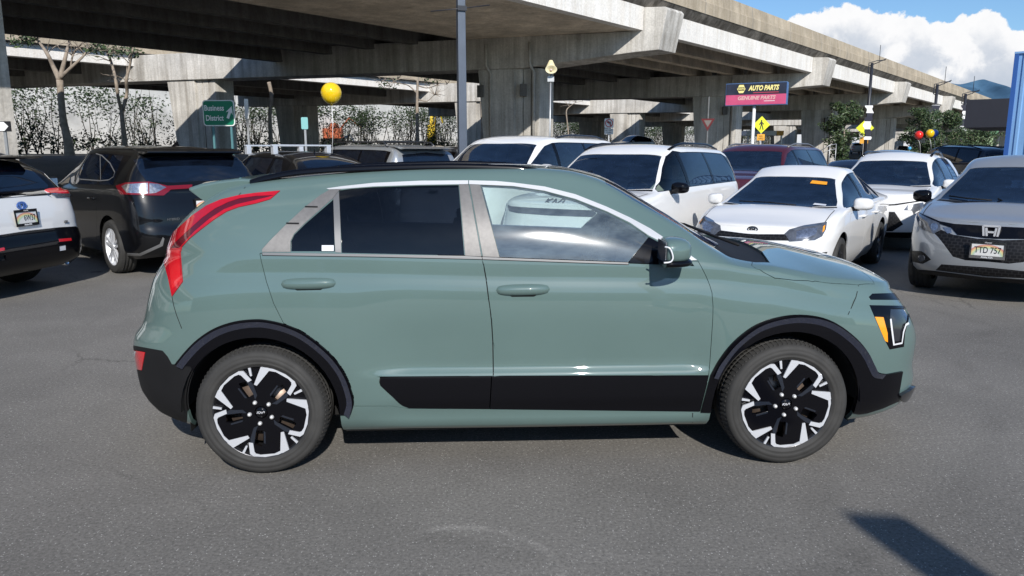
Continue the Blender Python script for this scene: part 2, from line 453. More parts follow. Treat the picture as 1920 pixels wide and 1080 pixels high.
    def floor(s, zlow=None):
        sp = s.sp; b = MB(); h = sp['wb']/2; r = sp['rw']+.07; wd = s.f['w'](sp['lv'][0])
        z = zlow or sp['lv'][0]+.01; zb = s.f['zb']
        xr, xf = s.f['xr'](sp['lv'][0]), s.f['xf'](sp['lv'][0])
        b.box(-h+r, h-r, -wd+.02, wd-.02, z, z+.05); b.box(-h-r, -h+r, -.54, .54, z+.003, z+.053); b.box(h-r, h+r, -.54, .54, z+.003, z+.053)
        zr_, zf_ = max(zb(xr), z)+.02, max(zb(xf), z)+.02
        b.hexa([(xr+.25, -wd*.8, zr_), (-h-r, -wd+.04, z), (-h-r, wd-.04, z), (xr+.25, wd*.8, zr_), (xr+.25, -wd*.8, zr_+.05), (-h-r, -wd+.04, z+.05), (-h-r, wd-.04, z+.05), (xr+.25, wd*.8, zr_+.05)])
        b.hexa([(h+r, -wd+.04, z), (xf-.25, -wd*.8, zf_), (xf-.25, wd*.8, zf_), (h+r, wd-.04, z), (h+r, -wd+.04, z+.05), (xf-.25, -wd*.8, zf_+.05), (xf-.25, wd*.8, zf_+.05), (h+r, wd-.04, z+.05)])
        b.build('underbody', M['under'], s.root)
    def ribbon(s, pts, wdt, name, m, parent=None, off=.002, mode='pair', thick=0, off2=None):
        """thin strip lying on the skin along local points"""
        pts = [Vector(p) for p in pts]; v = []; nn = []
        for i, p in enumerate(pts):
            n = s.normal(p); d = (pts[min(i+1, len(pts)-1)]-pts[max(i-1, 0)]).normalized(); t = n.cross(d).normalized()*wdt/2
            v += [p+t+n*(off if off2 is None else off2), p-t+n*off]
        b = MB(); sd = [1, -1] if mode == 'pair' else [1]
        out = []
        for k in sd:
            b = MB(); b.add([(a.x, a.y*k, a.z) for a in v], [(2*i, 2*i+1, 2*i+3, 2*i+2) for i in range(len(pts)-1)], True); out.append(b.build(name, m, parent or s.root))
        return out
    def pline(s, pix):
        return [p for p in (s.hit(*q) for q in pix) if p is not None]
# ------------------------------------------------------------------ wheels
def wheel_meshes(R, rim, wid, style, rimmat):
    """meshes in a frame with the outer face at -y; returns list of (name, mesh-object-less MB, material)"""
    out = []; t = MB(); Y = lambda a, b, h: Vector((a, h, b))
    so = -.5*wid
    prof = [(rim-.004, so+.012), (rim+.004, so+.002), (rim+.012, so-.001), (rim+.20*(R-rim), so-.009), (rim+.22*(R-rim), so-.0065), (rim+.35*(R-rim), so-.012), (rim+.52*(R-rim), so-.0135), (rim+.54*(R-rim), so-.011), (rim+.6*(R-rim), so-.013), (rim+.85*(R-rim), so-.002), (R-.012, so+.014), (R-.004, so+.028),
            (R, so+.045), (R, so+.060), (R-.007, so+.062), (R-.007, so+.068), (R, so+.070), (R+.001, -.012), (R-.007, -.01), (R-.007, -.003), (R+.001, -.001), (R, so+wid-.075), (R-.007, so+wid-.073), (R-.007, so+wid-.066), (R, so+wid-.064), (R, so+wid-.04), (R-.012, so+wid-.014), (rim+.5*(R-rim), so+wid), (rim-.01, so+wid-.01)]
    t.lathe(prof, Y, 96); 
    # shoulder tread blocks
    nb = 84
    for k in range(nb):
        a0, a1 = 2*PI*k/nb, 2*PI*(k+.42)/nb
        for h0, h1 in ((so+.012, so+.047), (so+.071, so+.088)):
            c = [(R+.0035-.012*(h0 == so+.012), h0), (R+.0045, h1)]
            v = [Y(r*math.cos(a), r*math.sin(a), h) for a in (a0, a1) for r, h in ((c[0][0]-.012, c[0][1]), c[0], c[1], (c[1][0]-.012, c[1][1]))]
            t.add(v, [(1, 2, 6, 5), (0, 1, 5, 4), (2, 3, 7, 6), (0, 3, 2, 1), (4, 5, 6, 7)])
    out.append(('tyre', t, M['tyre']))
    b = MB()   # barrel
    b.lathe([(rim+.002, so+.006), (rim-.002, so+.005), (rim-.004, so+.012), (rim-.022, so+.03), (rim-.03, so+.10), (rim-.03, so+wid-.02)], Y, 64)
    def plate(poly, h0, h1, bb, bev=0):
        n = len(poly)
        cx = sum(p[0] for p in poly)/n; cz = sum(p[1] for p in poly)/n
        v = [Y(a, c, h0) for a, c in poly]+[Y(a, c, h1) for a, c in poly]
        bb.add(v, [tuple(range(n))]+[(i, (i+1) % n, n+(i+1) % n, n+i) for i in range(n)])
    pol = lambda r, a: (r*math.cos(math.radians(a)), r*math.sin(math.radians(a)))
    if style == 'ev':
        face = MB(); sil = MB(); fct = MB(); fcs = []; rr = rim-.003; h = so+.008
        for k in range(5):
            pc = 64+72*k    # petal centre, mirrored later for the far side
            P = lambda r, a: pol(r*rr, pc+a)
            # black petal with a pocket: built as a ring of quads around the hole
            hole = [P(.44, -18+9), P(.47, -18-7), P(.70, -18-6.5), P(.72, -18+5), P(.66, -18+7)]
            outer = [P(.16, -36), P(.60, -36), P(.80, -31), P(.95, -24), P(.955, -10), P(.955, 5), P(.95, 17), P(.80, 26), P(.60, 35), P(.16, 36)]
            # left piece (without hole) and strips round the hole
            A = [P(.14, -36), P(.14, 36), P(.62, 36), P(.80, 27), P(.955, 18), P(.965, 4), P(.77, -12), P(.68, -9.5), P(.41, -7), P(.42, -27)]
            plate([P(.14, -36), P(.44, -36), P(.42, -27), P(.41, -7), P(.14, 0)], h, h+.02, face)
            plate([P(.14, 0), P(.41, -7), P(.68, -9.5), P(.77, -12), P(.965, -6), P(.965, 4), P(.955, 18), P(.80, 27), P(.62, 36), P(.14, 36)], h, h+.02, face)
            plate([P(.44, -36), P(.70, -36), P(.83, -32), P(.93, -26), P(.965, -16), P(.965, -6), P(.77, -12), P(.74, -24.5), P(.42, -27)], h, h+.02, face)
            # facets by the pocket, their sheen painted as blue-grey
            plate([P(.30, -25), P(.42, -27.5), P(.74, -25), P(.82, -28), P(.64, -34), P(.38, -37)], h-.002, h+.004, fct); fcs.append(fct); fct = MB()
            plate([P(.42, -5.5), P(.69, -8), P(.70, -5.5), P(.45, -1.5)], h-.002, h+.004, fct); fcs.append(fct); fct = MB()
            # machined bars
            g = h-.004
            plate([P(.63, 36), P(.595, 31), P(.955, 12), P(1.0, 14), P(1.0, 23)], g, h+.006, sil)
            plate([P(1.0, 22), P(.94, 19), P(.955, 4), P(.95, -14), P(.93, -25), P(1.0, -22), P(1.0, -8), P(1.0, 8)], g+.001, h+.006, sil)
            plate([P(1.0, -22), P(.93, -20), P(.90, -22), P(.71, -27), P(.73, -34), P(.965, -27)], g, h+.006, sil)
            plate([P(.82, 35.8), P(.82, 38.6), P(1.0, 38.2), P(1.0, 35.2)], g, h+.006, sil)
        back = MB(); back.lathe([(rim-.03, so+.05), (rim*.82, so+.052), (rim*.815, so+.10)], Y, 48)
        ringb = MB(); 
        for k in range(5):   # black web between petals at the rim
            pc = 64+72*k+36; P = lambda r, a: pol(r*rr, pc+a)
            plate([P(.55, -2), P(.99, -13), P(.995, 0), P(.99, 13), P(.7, 8), P(.55, 1)], h+.012, h+.03, face)
        face.lathe([(.001, h-.002), (.027, h-.002), (.029, h+.004), (.03, h+.02)], Y, 24)
        out += [('rim', b, M['grey_rim']), ('rim_face', face, M['black_gloss']), ('rim_accent', sil, M['alu']), *[('rim_facet', q, M['facet']) for q in fcs]]
        for k in range(5):
            nut = MB(); cx, cz = pol(.245*rr, 46+72*k); nut.lathe([(.0001, h-.016), (.006, h-.015), (.0105, h-.008), (.0115, h+.01)], lambda a, c, q: Y(cx+a, cz+c, q), 10)
            out.append(('lug_nut', nut, M['bright_trim']))
        lg = MB()
        sc = .0135
        def stroke(pts, wd=.0032):
            pts = [Vector((p[0]*sc, p[1]*sc)) for p in pts]
            for p, q in zip(pts, pts[1:]):
                d = (q-p).normalized(); nn = Vector((-d.y, d.x))*wd/2
                lg.add([Y(*(p+nn), h-.004), Y(*(q+nn), h-.004), Y(*(q-nn), h-.004), Y(*(p-nn), h-.004)], [(0, 1, 2, 3)])
        for st in LOGO: stroke(st)
        out.append(('hub_emblem', lg, M['alu']))
    else:
        n = {'5': 5, '5d': 5, '10': 10, '6': 6}[style]; face = b; h = so+.014; rr = rim-.008
        for k in range(n):
            a = 360/n*k+18; P = lambda r, w_: pol(r*rr, a+math.degrees(math.atan2(w_, r)))
            if style == '5d':
                for sg in (-1, 1): plate([P(.16, sg*.03), P(.16, sg*.14), P(1.0, sg*.25), P(1.0, sg*.08)], h, h+.03, face)
            else:
                w0, w1 = (.13, .17) if n == 5 else (.06, .075)
                plate([P(.15, -w0), P(1.0, -w1), P(1.0, w1), P(.15, w0)], h, h+.03, face)
        face.lathe([(.001, h-.006), (.05, h-.006), (.06, h), (.062, h+.04)], Y, 20)
        out.append(('rim', b, rimmat))
    d = MB(); d.lathe([(.05, so+.075), (rim*.74, so+.075), (rim*.74, so+.10)], Y, 40); d.box(-.05, .05, so+.058, so+.1, rim*.45, rim*.78)
    d.lathe([(rim*.74, so+.099), (rim-.03, so+.15), (rim-.03, so+.17)], Y, 40)
    out.append(('brake_disc', d, M['disc']))
    return out
LOGO = [[(-1.5, -.45), (-1.15, .45)], [(-1.3, .05), (-.45, .45)], [(-1.25, .0), (-.5, -.45)], [(-.5, -.45), (.0, .45)], [(.0, .45), (.25, -.45)], [(.25, -.45), (.95, .45)], [(.95, .45), (1.2, .45)], [(1.35, .45), (1.15, -.2)]]
WCACHE = {}
def put_wheels(car, style, R, rim, wid, rimmat, yout, names=('wheel',), only=None):
    key = (style, R, rim, wid, rimmat.name)
    if key not in WCACHE: WCACHE[key] = wheel_meshes(R, rim, wid, style, rimmat)
    h = car.sp['wb']/2
    for sx in (-1, 1):
        for sd in (-1, 1):
            if only and (sx, sd) not in only: continue
            w = empty('wheel', (sx*h, sd*(yout-wid/2), R), 0 if sd < 0 else PI, car.root)
            for ii, (nm, mb, mt) in enumerate(WCACHE[key]):
                ck = key+(nm, ii)
                if ck in WCACHE: link(nm, WCACHE[ck], w)
                else: WCACHE[ck] = mb.build(nm, mt, w).data
# ------------------------------------------------------------------ interior and small fittings
def interior(car, xd, xs, zseat=.62, zb_=1.02, hw=.66, lhd=1, seatmat=None, rear=True, wheel=True, xrear=-1.0, headz=1.27):
    r = car.root; sm = seatmat or M['seat_dark']
    d = MB(); d.hexa([(xd-.35, -hw, .55), (xd+.35, -hw, .55), (xd+.35, hw, .55), (xd-.35, hw, .55), (xd-.28, -hw, zb_-.06), (xd+.42, -hw, zb_-.1), (xd+.42, hw, zb_-.1), (xd-.28, hw, zb_-.06)])
    d.build('dashboard', M['seat_dark'], r, bevel=.02)
    rows = [xs]+([xrear] if rear else [])
    for k, x in enumerate(rows):
        for y in ((-.36, .36) if k == 0 else (-.4, 0, .4)):
            b = MB(); w = .24 if k == 0 else .2
            b.hexa([(x-.2, y-w, zseat-.25), (x+.32, y-w, zseat-.25), (x+.32, y+w, zseat-.25), (x-.2, y+w, zseat-.25), (x-.2, y-w, zseat-.02), (x+.32, y-w, zseat+.03), (x+.32, y+w, zseat+.03), (x-.2, y+w, zseat-.02)])
            b.hexa([(x-.22, y-w, zseat-.05), (x-.06, y-w, zseat-.05), (x-.06, y+w, zseat-.05), (x-.22, y+w, zseat-.05), (x-.38, y-w*.8, headz-.2), (x-.27, y-w*.8, headz-.2), (x-.27, y+w*.8, headz-.2), (x-.38, y+w*.8, headz-.2)])
            b.hexa([(x-.385, y-.12, headz-.16), (x-.29, y-.12, headz-.16), (x-.29, y+.12, headz-.16), (x-.385, y+.12, headz-.16), (x-.41, y-.10, headz), (x-.32, y-.10, headz), (x-.32, y+.10, headz), (x-.41, y+.10, headz)])
            b.build('seat', sm, r, bevel=.02)
    if wheel:
        b = MB(); c = Vector((xd-.42, lhd*.36, zb_-.04)); ax = Matrix.Rotation(math.radians(-65), 4, 'Y'); n = 28; T = Matrix.Translation(c) @ ax
        ring = [T @ Vector((math.cos(2*PI*i/n)*.185, math.sin(2*PI*i/n)*.185, 0)) for i in range(n+1)]
        b.tube(ring, .015, 8)
        for a in (0, 2.2, -2.2): b.tube([T @ Vector((0, 0, 0)), T @ Vector((-math.cos(a)*.18, math.sin(a)*.18, 0))], .017, 6)
        b.tube([T @ Vector((0, 0, .01)), T @ Vector((0, 0, -.3))], .05, 8)
        b.build('steering_wheel', M['black_matt'], r)
def mirror(car, x, y, z, m, sx=.10, sy=.20, sz=.15, base=None, parent=None, low=None):
    for sd in (-1, 1):
        b = MB(); v = []; fs = []; nu, nv = 14, 9   # rounded shell, flat towards the rear
        for i in range(nu+1):
            a = PI*i/nu
            for j in range(nv*2):
                t = 2*PI*j/(nv*2); rr = math.sin(a)**.55
                ex = lambda q, p: math.copysign(abs(q)**p, q)
                yy = ex(math.cos(t), .6)*rr; zz = ex(math.sin(t), .6)*rr
                xx = -math.cos(a)
                xx = max(xx, -.55) if xx < 0 else xx*(1.0)
                v.append((x+xx*sx, sd*(y+sy*.5+yy*sy*.5-.02*xx), z+zz*sz*.5*(1-.18*(yy > 0)*yy)))
        k = nv*2
        fs = [(i*k+j, i*k+(j+1) % k, (i+1)*k+(j+1) % k, (i+1)*k+j) for i in range(nu) for j in range(k)]
        b.add(v, fs, True); o = b.build('wing_mirror', m, parent or car.root)
        g = MB(); g.box(x-sx*.62, x-sx*.57, sd*(y+sy*.1), sd*(y+sy*.9), z-sz*.36, z+sz*.36); g.build('mirror_glass', M['chrome'], o)
        if low:
            q = MB(); q.add([(x+(p[0]-x)*1.07, p[1]*1.003, z-sz*.42+(p[2]-z)*.36) for p in v], fs, True); q.build('mirror_base', low, o)
        a = MB(); a.hexa([(x-.03, sd*(y-.10), z-sz*.6), (x+.06, sd*(y-.10), z-sz*.6), (x+.06, sd*(y+.07), z-sz*.5), (x-.03, sd*(y+.07), z-sz*.5), (x-.03, sd*(y-.10), z-sz*.25), (x+.06, sd*(y-.10), z-sz*.25), (x+.06, sd*(y+.07), z-sz*.2), (x-.03, sd*(y+.07), z-sz*.2)])
        a.build('mirror_arm', base or M['black_sat'], o)
# ------------------------------------------------------------------ the green crossover in front
PNT = paint('sage_green_paint', (.107, .165, .155), 0.0, .36, .03)
def hero():
    sp = dict(wb=2.72, rw=.334, zm=.6,
      lv=[.20, .212, .24, .28, .33, .36, .40, .46, .495, .505, .515, .53, .545, .555, .57, .60, .64, .68, .72, .76, .80, .84, .88, .91, .935, .95, .965, .98, 1.0, 1.02, 1.05],
      xr=[(.20, -2.07), (.26, -2.13), (.34, -2.165), (.46, -2.175), (.6, -2.18), (.66, -2.17), (.72, -2.12), (.85, -2.075), (.95, -2.04), (1.05, -1.96)],
      xf=[(.19, 2.16), (.24, 2.25), (.30, 2.285), (.38, 2.29), (.45, 2.27), (.6, 2.275), (.72, 2.26), (.85, 2.22), (.95, 2.17), (1.0, 2.14), (1.05, 2.10)],
      w=[(.20, .805), (.24, .85), (.36, .89), (.5, .905), (.6, .911), (.72, .914), (.80, .911), (.84, .908), (.88, .902), (.91, .896), (.93, .890), (.945, .8845), (.955, .8805), (.965, .878), (1.0, .8735), (1.05, .866)],
      w2=[(.20, .80), (.24, .862), (.28, .868), (.34, .874), (.36, .89), (.46, .901), (.505, .904), (.515, .903), (.55, .880), (.565, .877), (.62, .882), (.72, .894), (.80, .902), (.84, .902), (.88, .899), (.91, .895), (.93, .890), (.945, .8845), (.955, .8805), (.965, .878), (1.0, .8735), (1.05, .866)],
      wx=[(-2.3, .970), (-1.2, .984), (.28, 1.0), (1.2, .991), (2.3, .965)],
      w2fade=[(-.88, 0), (-.58, 1), (.82, 1), (1.0, 0)],
      zb=[(-2.2, .28), (-1.9, .225), (-1.3, .20), (1.3, .20), (1.9, .20), (2.25, .22)],
      zs=[(-2.2, 1.02), (-1.9, 1.09), (-1.28, 1.147), (-.15, 1.112), (.96, 1.08), (1.15, 1.05), (1.3, 1.03), (1.59, .955), (1.88, .915), (2.09, .88), (2.2, .835)],
      yr=[(-1.97, .77), (-1.88, .755), (-1.66, .69), (-1.45, .63), (-1.2, .60), (-.6, .625), (0, .635), (.3, .63), (.6, .655), (.83, .70), (1.04, .765), (1.15, .79), (1.4, .80), (2.0, .80)],
      zr=[(-1.97, 1.085), (-1.94, 1.125), (-1.905, 1.18), (-1.69, 1.375), (-1.52, 1.46), (-1.2, 1.51), (-.8, 1.54), (-.4, 1.553), (0, 1.553), (.2, 1.54), (.385, 1.492), (.6, 1.37), (.83, 1.24), (1.0, 1.125), (1.08, 1.085), (1.15, 1.07), (1.3, 1.055), (1.59, .995), (1.88, .96), (2.09, .922), (2.2, .855)],
      zc=[(-1.97, 1.095), (-1.94, 1.15), (-1.69, 1.42), (-1.52, 1.495), (-1.2, 1.53), (-.6, 1.562), (-.1, 1.568), (.2, 1.558), (.45, 1.51), (.8, 1.32), (1.05, 1.175), (1.2, 1.105), (1.35, 1.085), (1.5, 1.085), (1.8, 1.042), (2.05, .985), (2.2, .885)],
      xrs=-1.15, xfs=1.28, nr=3.5, nf=3.7, ns=84, nc=30, nsd=12, bow=.036)
    c = Car('crossover', 'sage green five-door crossover in front, side-on, black cladding, white and black wheels', (.040, 4.610), 87.3, sp, -1)
    c.wheel_openings(.395)
    # glazing
    fw = [(901.3, 346.9), (931, 348), (962.5, 349.8), (1020.8, 358.5), (1079, 374.6), (1137.5, 397.5), (1181, 419.8), (1210.4, 438.8), (1216, 444.6), (1178, 491.3), (937.5, 482.3)]
    rw = [(635.7, 357), (660, 353.6), (700, 350.9), (787.5, 348), (859.8, 346.9), (870.6, 479.3), (641, 474.2)]
    qw = [(624.8, 374), (627.8, 471.4), (546.3, 471.2), (545.8, 452.5), (551.7, 440.3), (572, 420)]
    P_fw, P_rw, P_qw = c.carve(fw), c.carve(rw), c.carve(qw)
    yr = c.f['yr']
    ws = [(1.14, 0), (1.12, .4), (1.0, .68)]+[(x, yr(x)-.035) for x in (.93, .83, .7, .55, .43)]+[(.44, .5), (.46, .25), (.465, 0)]
    P_ws = c.carve(ws, 'top')
    rg = [(-1.60, 0), (-1.60, .5), (-1.74, .53), (-1.86, .55), (-1.90, .4), (-1.91, 0)]
    P_rg = c.carve(rg, 'top')
    c.liner()
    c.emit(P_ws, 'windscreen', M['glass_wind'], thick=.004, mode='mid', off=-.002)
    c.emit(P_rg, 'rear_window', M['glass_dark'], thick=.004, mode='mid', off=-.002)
    # trim round the windows
    def cut(px, name, m, **k):
        return c.emit(c.carve(px), name, m, **k)
    top = [(611.3, 353.6), (640, 349.5), (700, 343), (787, 339), (878, 338.3), (930, 339.5), (962.5, 342.5), (1020.8, 349.8), (1079, 364.4), (1137.5, 387.7), (1181, 408), (1219, 428.5), (1245.4, 446), (1271, 462), (1307.5, 488)]
    bot = [(1294, 488.5), (1268, 470), (1238, 453), (1216, 441.7), (1181, 417.6), (1137.5, 396.5), (1079, 373.4), (1020.8, 358), (962.5, 349.2), (900, 346.5), (878, 345.6), (787, 347), (700, 350), (640, 354.6), (617, 355.5)]
    ch_f = [p for p in top if p[0] >= 879]; ch_fb = [p for p in bot if p[0] >= 879]
    cut([(879.3, 338.3)]+ch_f+ch_fb+[(879.3, 345.6)], 'window_trim', M['bright_trim'], thick=.01, off=.002, shrink=.0006)
    cut([p for p in top if p[0] <= 878]+[p for p in bot if p[0] <= 878], 'window_trim', M['bright_trim'], thick=.01, off=.002, shrink=.0006)
    cut([(491.6, 473.5), (870, 479.6), (903.3, 481.6), (904.4, 486.3), (700, 481.6), (492.5, 478.7)], 'belt_trim', M['belt'], thick=.01, off=.003, shrink=.0006)
    cut([(904, 481.6), (937, 483), (1178, 492), (1178, 496), (937, 487.5), (905, 486.4)], 'belt_trim', M['belt'], thick=.01, off=.003, shrink=.0006)
    cut([(860.4, 345.4), (878.6, 345.4), (902.9, 481.3), (872, 479.6)], 'pillar_trim', M['grey_trim'], off=.001, shrink=.001)
    cut([(880.2, 345.4), (900.7, 346.9), (937, 482.6), (905.2, 481.3)], 'pillar_trim', M['grey_trim'], off=.001, shrink=.001)
    cut([(623.5, 372.6), (634.3, 359), (637, 364), (640, 474), (628.6, 473)], 'window_divider', M['belt'], off=.001, shrink=.0008)
    cut([(618, 355.3), (640, 354.4), (634.3, 360), (623.5, 372.6), (572, 418.5), (551.5, 439), (545, 452.5), (545, 472.6), (491.6, 472.9), (490.8, 467.4), (507, 449.8), (536.8, 420), (572, 387.5), (600, 366)], 'quarter_trim', M['grey_trim'], off=.001, shrink=.001)
    for px0 in ((572, 388), (537, 419)):   # small fins on the grey trim
        a, b = c.hit(*px0), c.hit(px0[0]+24, px0[1]+.5); b2 = c.hit(px0[0]+12, px0[1]+3)
        if a and b: c.ribbon([a, (a+b)/2, b], .008, 'trim_fin', M['gap'], off=.004)
    cut([(1216.5, 444), (1222, 447), (1239, 456), (1268, 472), (1294, 489.5), (1300, 498), (1178, 493), (1180, 489)], 'mirror_sail', M['black_gloss'], off=.001, shrink=.0008)
    # cladding
    rc = [(328.6, 682.8), (345.9, 660.7), (371, 635.6), (402.6, 615), (440.4, 602.5), (478, 598.4), (503.3, 600.3), (534.8, 607.9), (566.3, 621.4), (597.8, 643.4), (626, 670), (648, 701.7), (660.7, 736.3), (663.3, 758.3), (657.6, 777.2), (640, 777.5), (500, 770), (365, 700), (358, 686)]
    def arch_trim(outer, rest):
        oc = smooth_poly(outer, 4); mid = (sum(p[0] for p in oc)/len(oc), 770); k = .945
        rp = c.pline([(mid[0]+(p[0]-mid[0])*k, mid[1]+(p[1]-mid[1])*k) for p in oc])
        o = cut(oc+rest, 'wheel_arch_trim', M['black_gloss'], off=.008, thick=.03, shrink=.001)
        for e, f in zip(o, c.ribbon(rp, .030, 'trim_edge', M['trim_edge'], off=.0095, off2=.024)): f.parent = e
    arch_trim(rc[:15], rc[15:])
    fc = [(1313, 772.5), (1331, 704.5), (1346.7, 675.6), (1373, 642), (1409, 613), (1444.5, 597.8), (1489, 590), (1533.4, 593.3), (1569, 606.7), (1604.5, 633.3), (1626.7, 660), (1640, 686.7), (1646.7, 697.8), (1662, 701), (1691, 695.6), (1683.6, 740), (1684.5, 751), (1653.4, 764.5), (1624.5, 773.4), (1610, 775), (1500, 760), (1352, 772), (1344, 773)]
    arch_trim(fc[1:14], fc[14:]+fc[:1])
    rb = [(225, 640), (243.6, 646.6), (305, 657.6), (314.5, 668.6), (322.3, 682.8), (358.5, 686), (366, 690), (352, 770), (350, 800), (314.5, 810), (230, 800), (215, 720)]
    lamp = [(236, 652), (241.4, 654.5), (272, 660), (265.7, 694.8), (245.2, 690.7), (236, 688)]
    rv = [(238, 656), (255, 658.5), (252, 676), (240, 674)]
    a = cut(rv, 'reverse_lamp', M['white_lens'], off=.002, shrink=.001)
    cut(lamp, 'bumper_lamp', M['red_bright'], off=.001, shrink=.0015)
    cut(rb, 'rear_bumper', M['black_matt'], off=0, shrink=.0015)
    for px in ([(713.5, 707), (921.5, 705.4), (917.7, 766.3), (767.3, 764.7), (755, 760), (749.6, 756.6), (714, 723), (711.8, 716)], [(922.5, 705.4), (1329, 704.5), (1311.8, 771.4), (918.7, 766.6)]):
        cut(px, 'door_cladding', M['black_gloss'] if 0 else M['black_sat'], off=.004, thick=.02, shrink=.001)
    # lamps
    td = [(512.5, 367), (501.6, 370.4), (477, 376), (444.8, 383.4), (420.4, 392.9), (393.3, 410.5), (366, 433.5), (341.9, 459.3), (337.8, 464.7), (322, 464.7), (330, 454.5), (353, 433), (379.5, 409), (404, 391.5), (426.5, 380.5), (450, 372.6), (480, 368.5)]
    tb = [(315, 468), (337, 468), (339.5, 526), (324, 543), (321, 522)]
    to = [(526, 357.7), (507, 374), (480, 382), (447.5, 388.9), (425.8, 397), (404, 410.5), (377, 430.8), (355.4, 448.4), (341.9, 463.3), (339, 474), (343.2, 528.3), (322.9, 556.7), (316.1, 522.9), (304, 476.9), (300, 463.3), (305, 450.5), (333.7, 428.8), (360.8, 404.5), (387.9, 385.5), (415, 374), (447.5, 366.4), (480, 361.8)]
    p1, p2, p3 = c.carve(td), c.carve(tb), c.carve(to)
    tl = c.emit(p3, 'tail_lamp', M['red_lens'], off=.004, shrink=.001, thick=.02)
    c.emit(p1, 'lamp_strip', M['red_dark'], off=.003, parent=tl[0], mode='one', thick=.01); c.emit(p2, 'lamp_lens', M['red_bright'], off=.004, parent=tl[0], mode='one', thick=.01)
    for pc, nm, mt in ((p1, 'lamp_strip', M['red_dark']), (p2, 'lamp_lens', M['red_bright'])):
        a, b = c.emit(pc, nm, mt, off=.004, parent=tl[1]); bpy.data.objects.remove(a)
    hs = [(1629, 556.8), (1635.6, 550.4), (1703, 548.5), (1706, 562.5), (1632.6, 562.2)]
    cut(hs, 'drl_strip', M['black_gloss'], off=.001, shrink=.001)
    am = [(1640, 594), (1656, 594.8), (1663.7, 624.4), (1664.3, 641.6), (1659.3, 639.3)]
    hl = [(1630, 572), (1705, 573.5), (1706, 592), (1697, 624.4), (1694.8, 650.5), (1668, 655.6), (1659, 637.8), (1638.5, 591.9)]
    clear = [(1670, 579), (1704, 579), (1703, 600), (1693, 622), (1690, 640), (1674, 641), (1668, 612)]
    ppa, ppc, pph = c.carve(am), c.carve(clear), c.carve(hl)
    h = c.emit(pph, 'headlamp', M['black_gloss'], off=.001, shrink=.001)
    for k in (0, 1):
        for pc, nm, mt, o in ((ppa, 'indicator', M['amber'], .002), (ppc, 'lamp_lens', M['lamp_dark'], -.004)):
            a, b = c.emit(pc, nm, mt, off=o, parent=h[k]); bpy.data.objects.remove(b if k == 0 else a)
    drl = c.pline([(1669, 598), (1671, 615), (1675, 646), (1690, 643), (1693, 622), (1697.5, 609), (1703, 606)])
    if len(drl) > 3: c.ribbon(drl, .012, 'daytime_strip', M['white_lens'], off=.004)
    # front end: grille, lip, plate area (seen only from elsewhere)
    c.emit(c.carve([(-.01, .30), (.55, .30), (.62, .42), (.5, .50), (-.01, .50)], 'front'), 'grille', M['black_sat'], off=-.004, mode='mid')
    lip = [(1682.4, 740), (1700, 730), (1716, 717), (1740, 737), (1717, 748), (1687.4, 750.4)]
    c.emit(c.carve(lip), 'bumper_lip', M['grey_rim'], off=.02, thick=.03)
    # doors, bonnet, cowl
    fd = [(903.5, 480), (1180, 488), (1309, 489), (1317, 503), (1324.4, 517.8), (1331, 534), (1335.5, 549), (1337.5, 575), (1337, 598), (1331, 687), (1329, 704), (1313, 771.5), (918.5, 767.3), (925, 701.7), (924, 640), (921.5, 600), (916, 560), (911.5, 523)]
    rd = [(489, 474), (903.5, 480), (911.5, 523), (916, 560), (921.5, 600), (924, 640), (925, 701.7), (918.5, 767.3), (765, 766.6), (735, 762), (664, 762), (655, 755), (600, 700), (534, 611), (531.6, 607), (519, 582), (512.5, 569), (499, 528), (489.5, 490), (486.7, 476)]
    D1 = c.emit(c.carve(fd), 'front_door', PNT, shrink=.0028, thick=.02)
    D2 = c.emit(c.carve(rd), 'rear_door', PNT, shrink=.0028, thick=.02)
    for pc, m, D in ((P_fw, M['glass_hero'], D1), (P_rw, M['glass_hero_dark'], D2)):
        for k in (0, 1):
            a, b = c.emit(pc, 'door_window', m if k == 0 or m is not M['glass_hero'] else M['glass_clear'], off=-.003, thick=.004, parent=D[k]); bpy.data.objects.remove(b if k == 0 else a)
    qv = [c.hit(*p) for p in ((603.5, 460), (626, 460), (626, 470.6), (603.5, 470.6))]
    b = MB(); b.add([p+c.normal(p)*.003 for p in qv], [(0, 1, 2, 3)]); b.build('window_tag', M['white_lens'], c.root)
    c.emit(P_qw, 'quarter_window', M['glass_hero_dark'], off=-.003, thick=.004)
    H = [c.hit(*p) for p in ((1411, 486), (1409, 497.8), (1419, 505), (1431, 511), (1453, 522.5), (1488, 526), (1524.5, 529), (1570, 532.5), (1609, 534.7), (1640, 533.3), (1664.5, 526.7))]
    H = [(p.x, abs(p.y)) for p in H if p]
    cowl = [(1.13, 0), (1.11, .42), (1.0, .69), (1.06, .74), (1.2, .75), (1.29, .72), (1.37, .4), (1.40, 0)]
    c.emit(c.carve(cowl, 'top'), 'wiper_cowl', M['black_matt'], mode='mid', off=-.012)
    hood = [(1.40, 0), (1.37, .4), (1.29, .715)]+H+[(H[-1][0]+.05, .42), (2.13, .25), (2.15, 0)]
    c.emit(c.carve(hood, 'top'), 'bonnet', PNT, shrink=.003, mode='mid', thick=.02)
    # shut lines
    for px in ([(322.9, 557), (326, 573), (331, 590), (341, 616)], [(1609.8, 535.6), (1607, 548), (1604.5, 557.8), (1597, 575), (1590, 590)], [(1298.6, 774), (1298.4, 782), (1298.2, 792)], [(471, 336.5), (460, 351), (447.5, 367)]):
        p = c.pline(px)
        if len(p) > 2: c.ribbon(p, .004, 'shut_line', M['gap'], off=.0012)
    c.emit(c.body_piece(), 'body', PNT, mode='mid', thick=.02)
    c.floor(.19); c.arches(.405); interior(c, .95, 0.02, seatmat=M['seat_dark'], xrear=-.85, zb_=1.06, hw=.70)
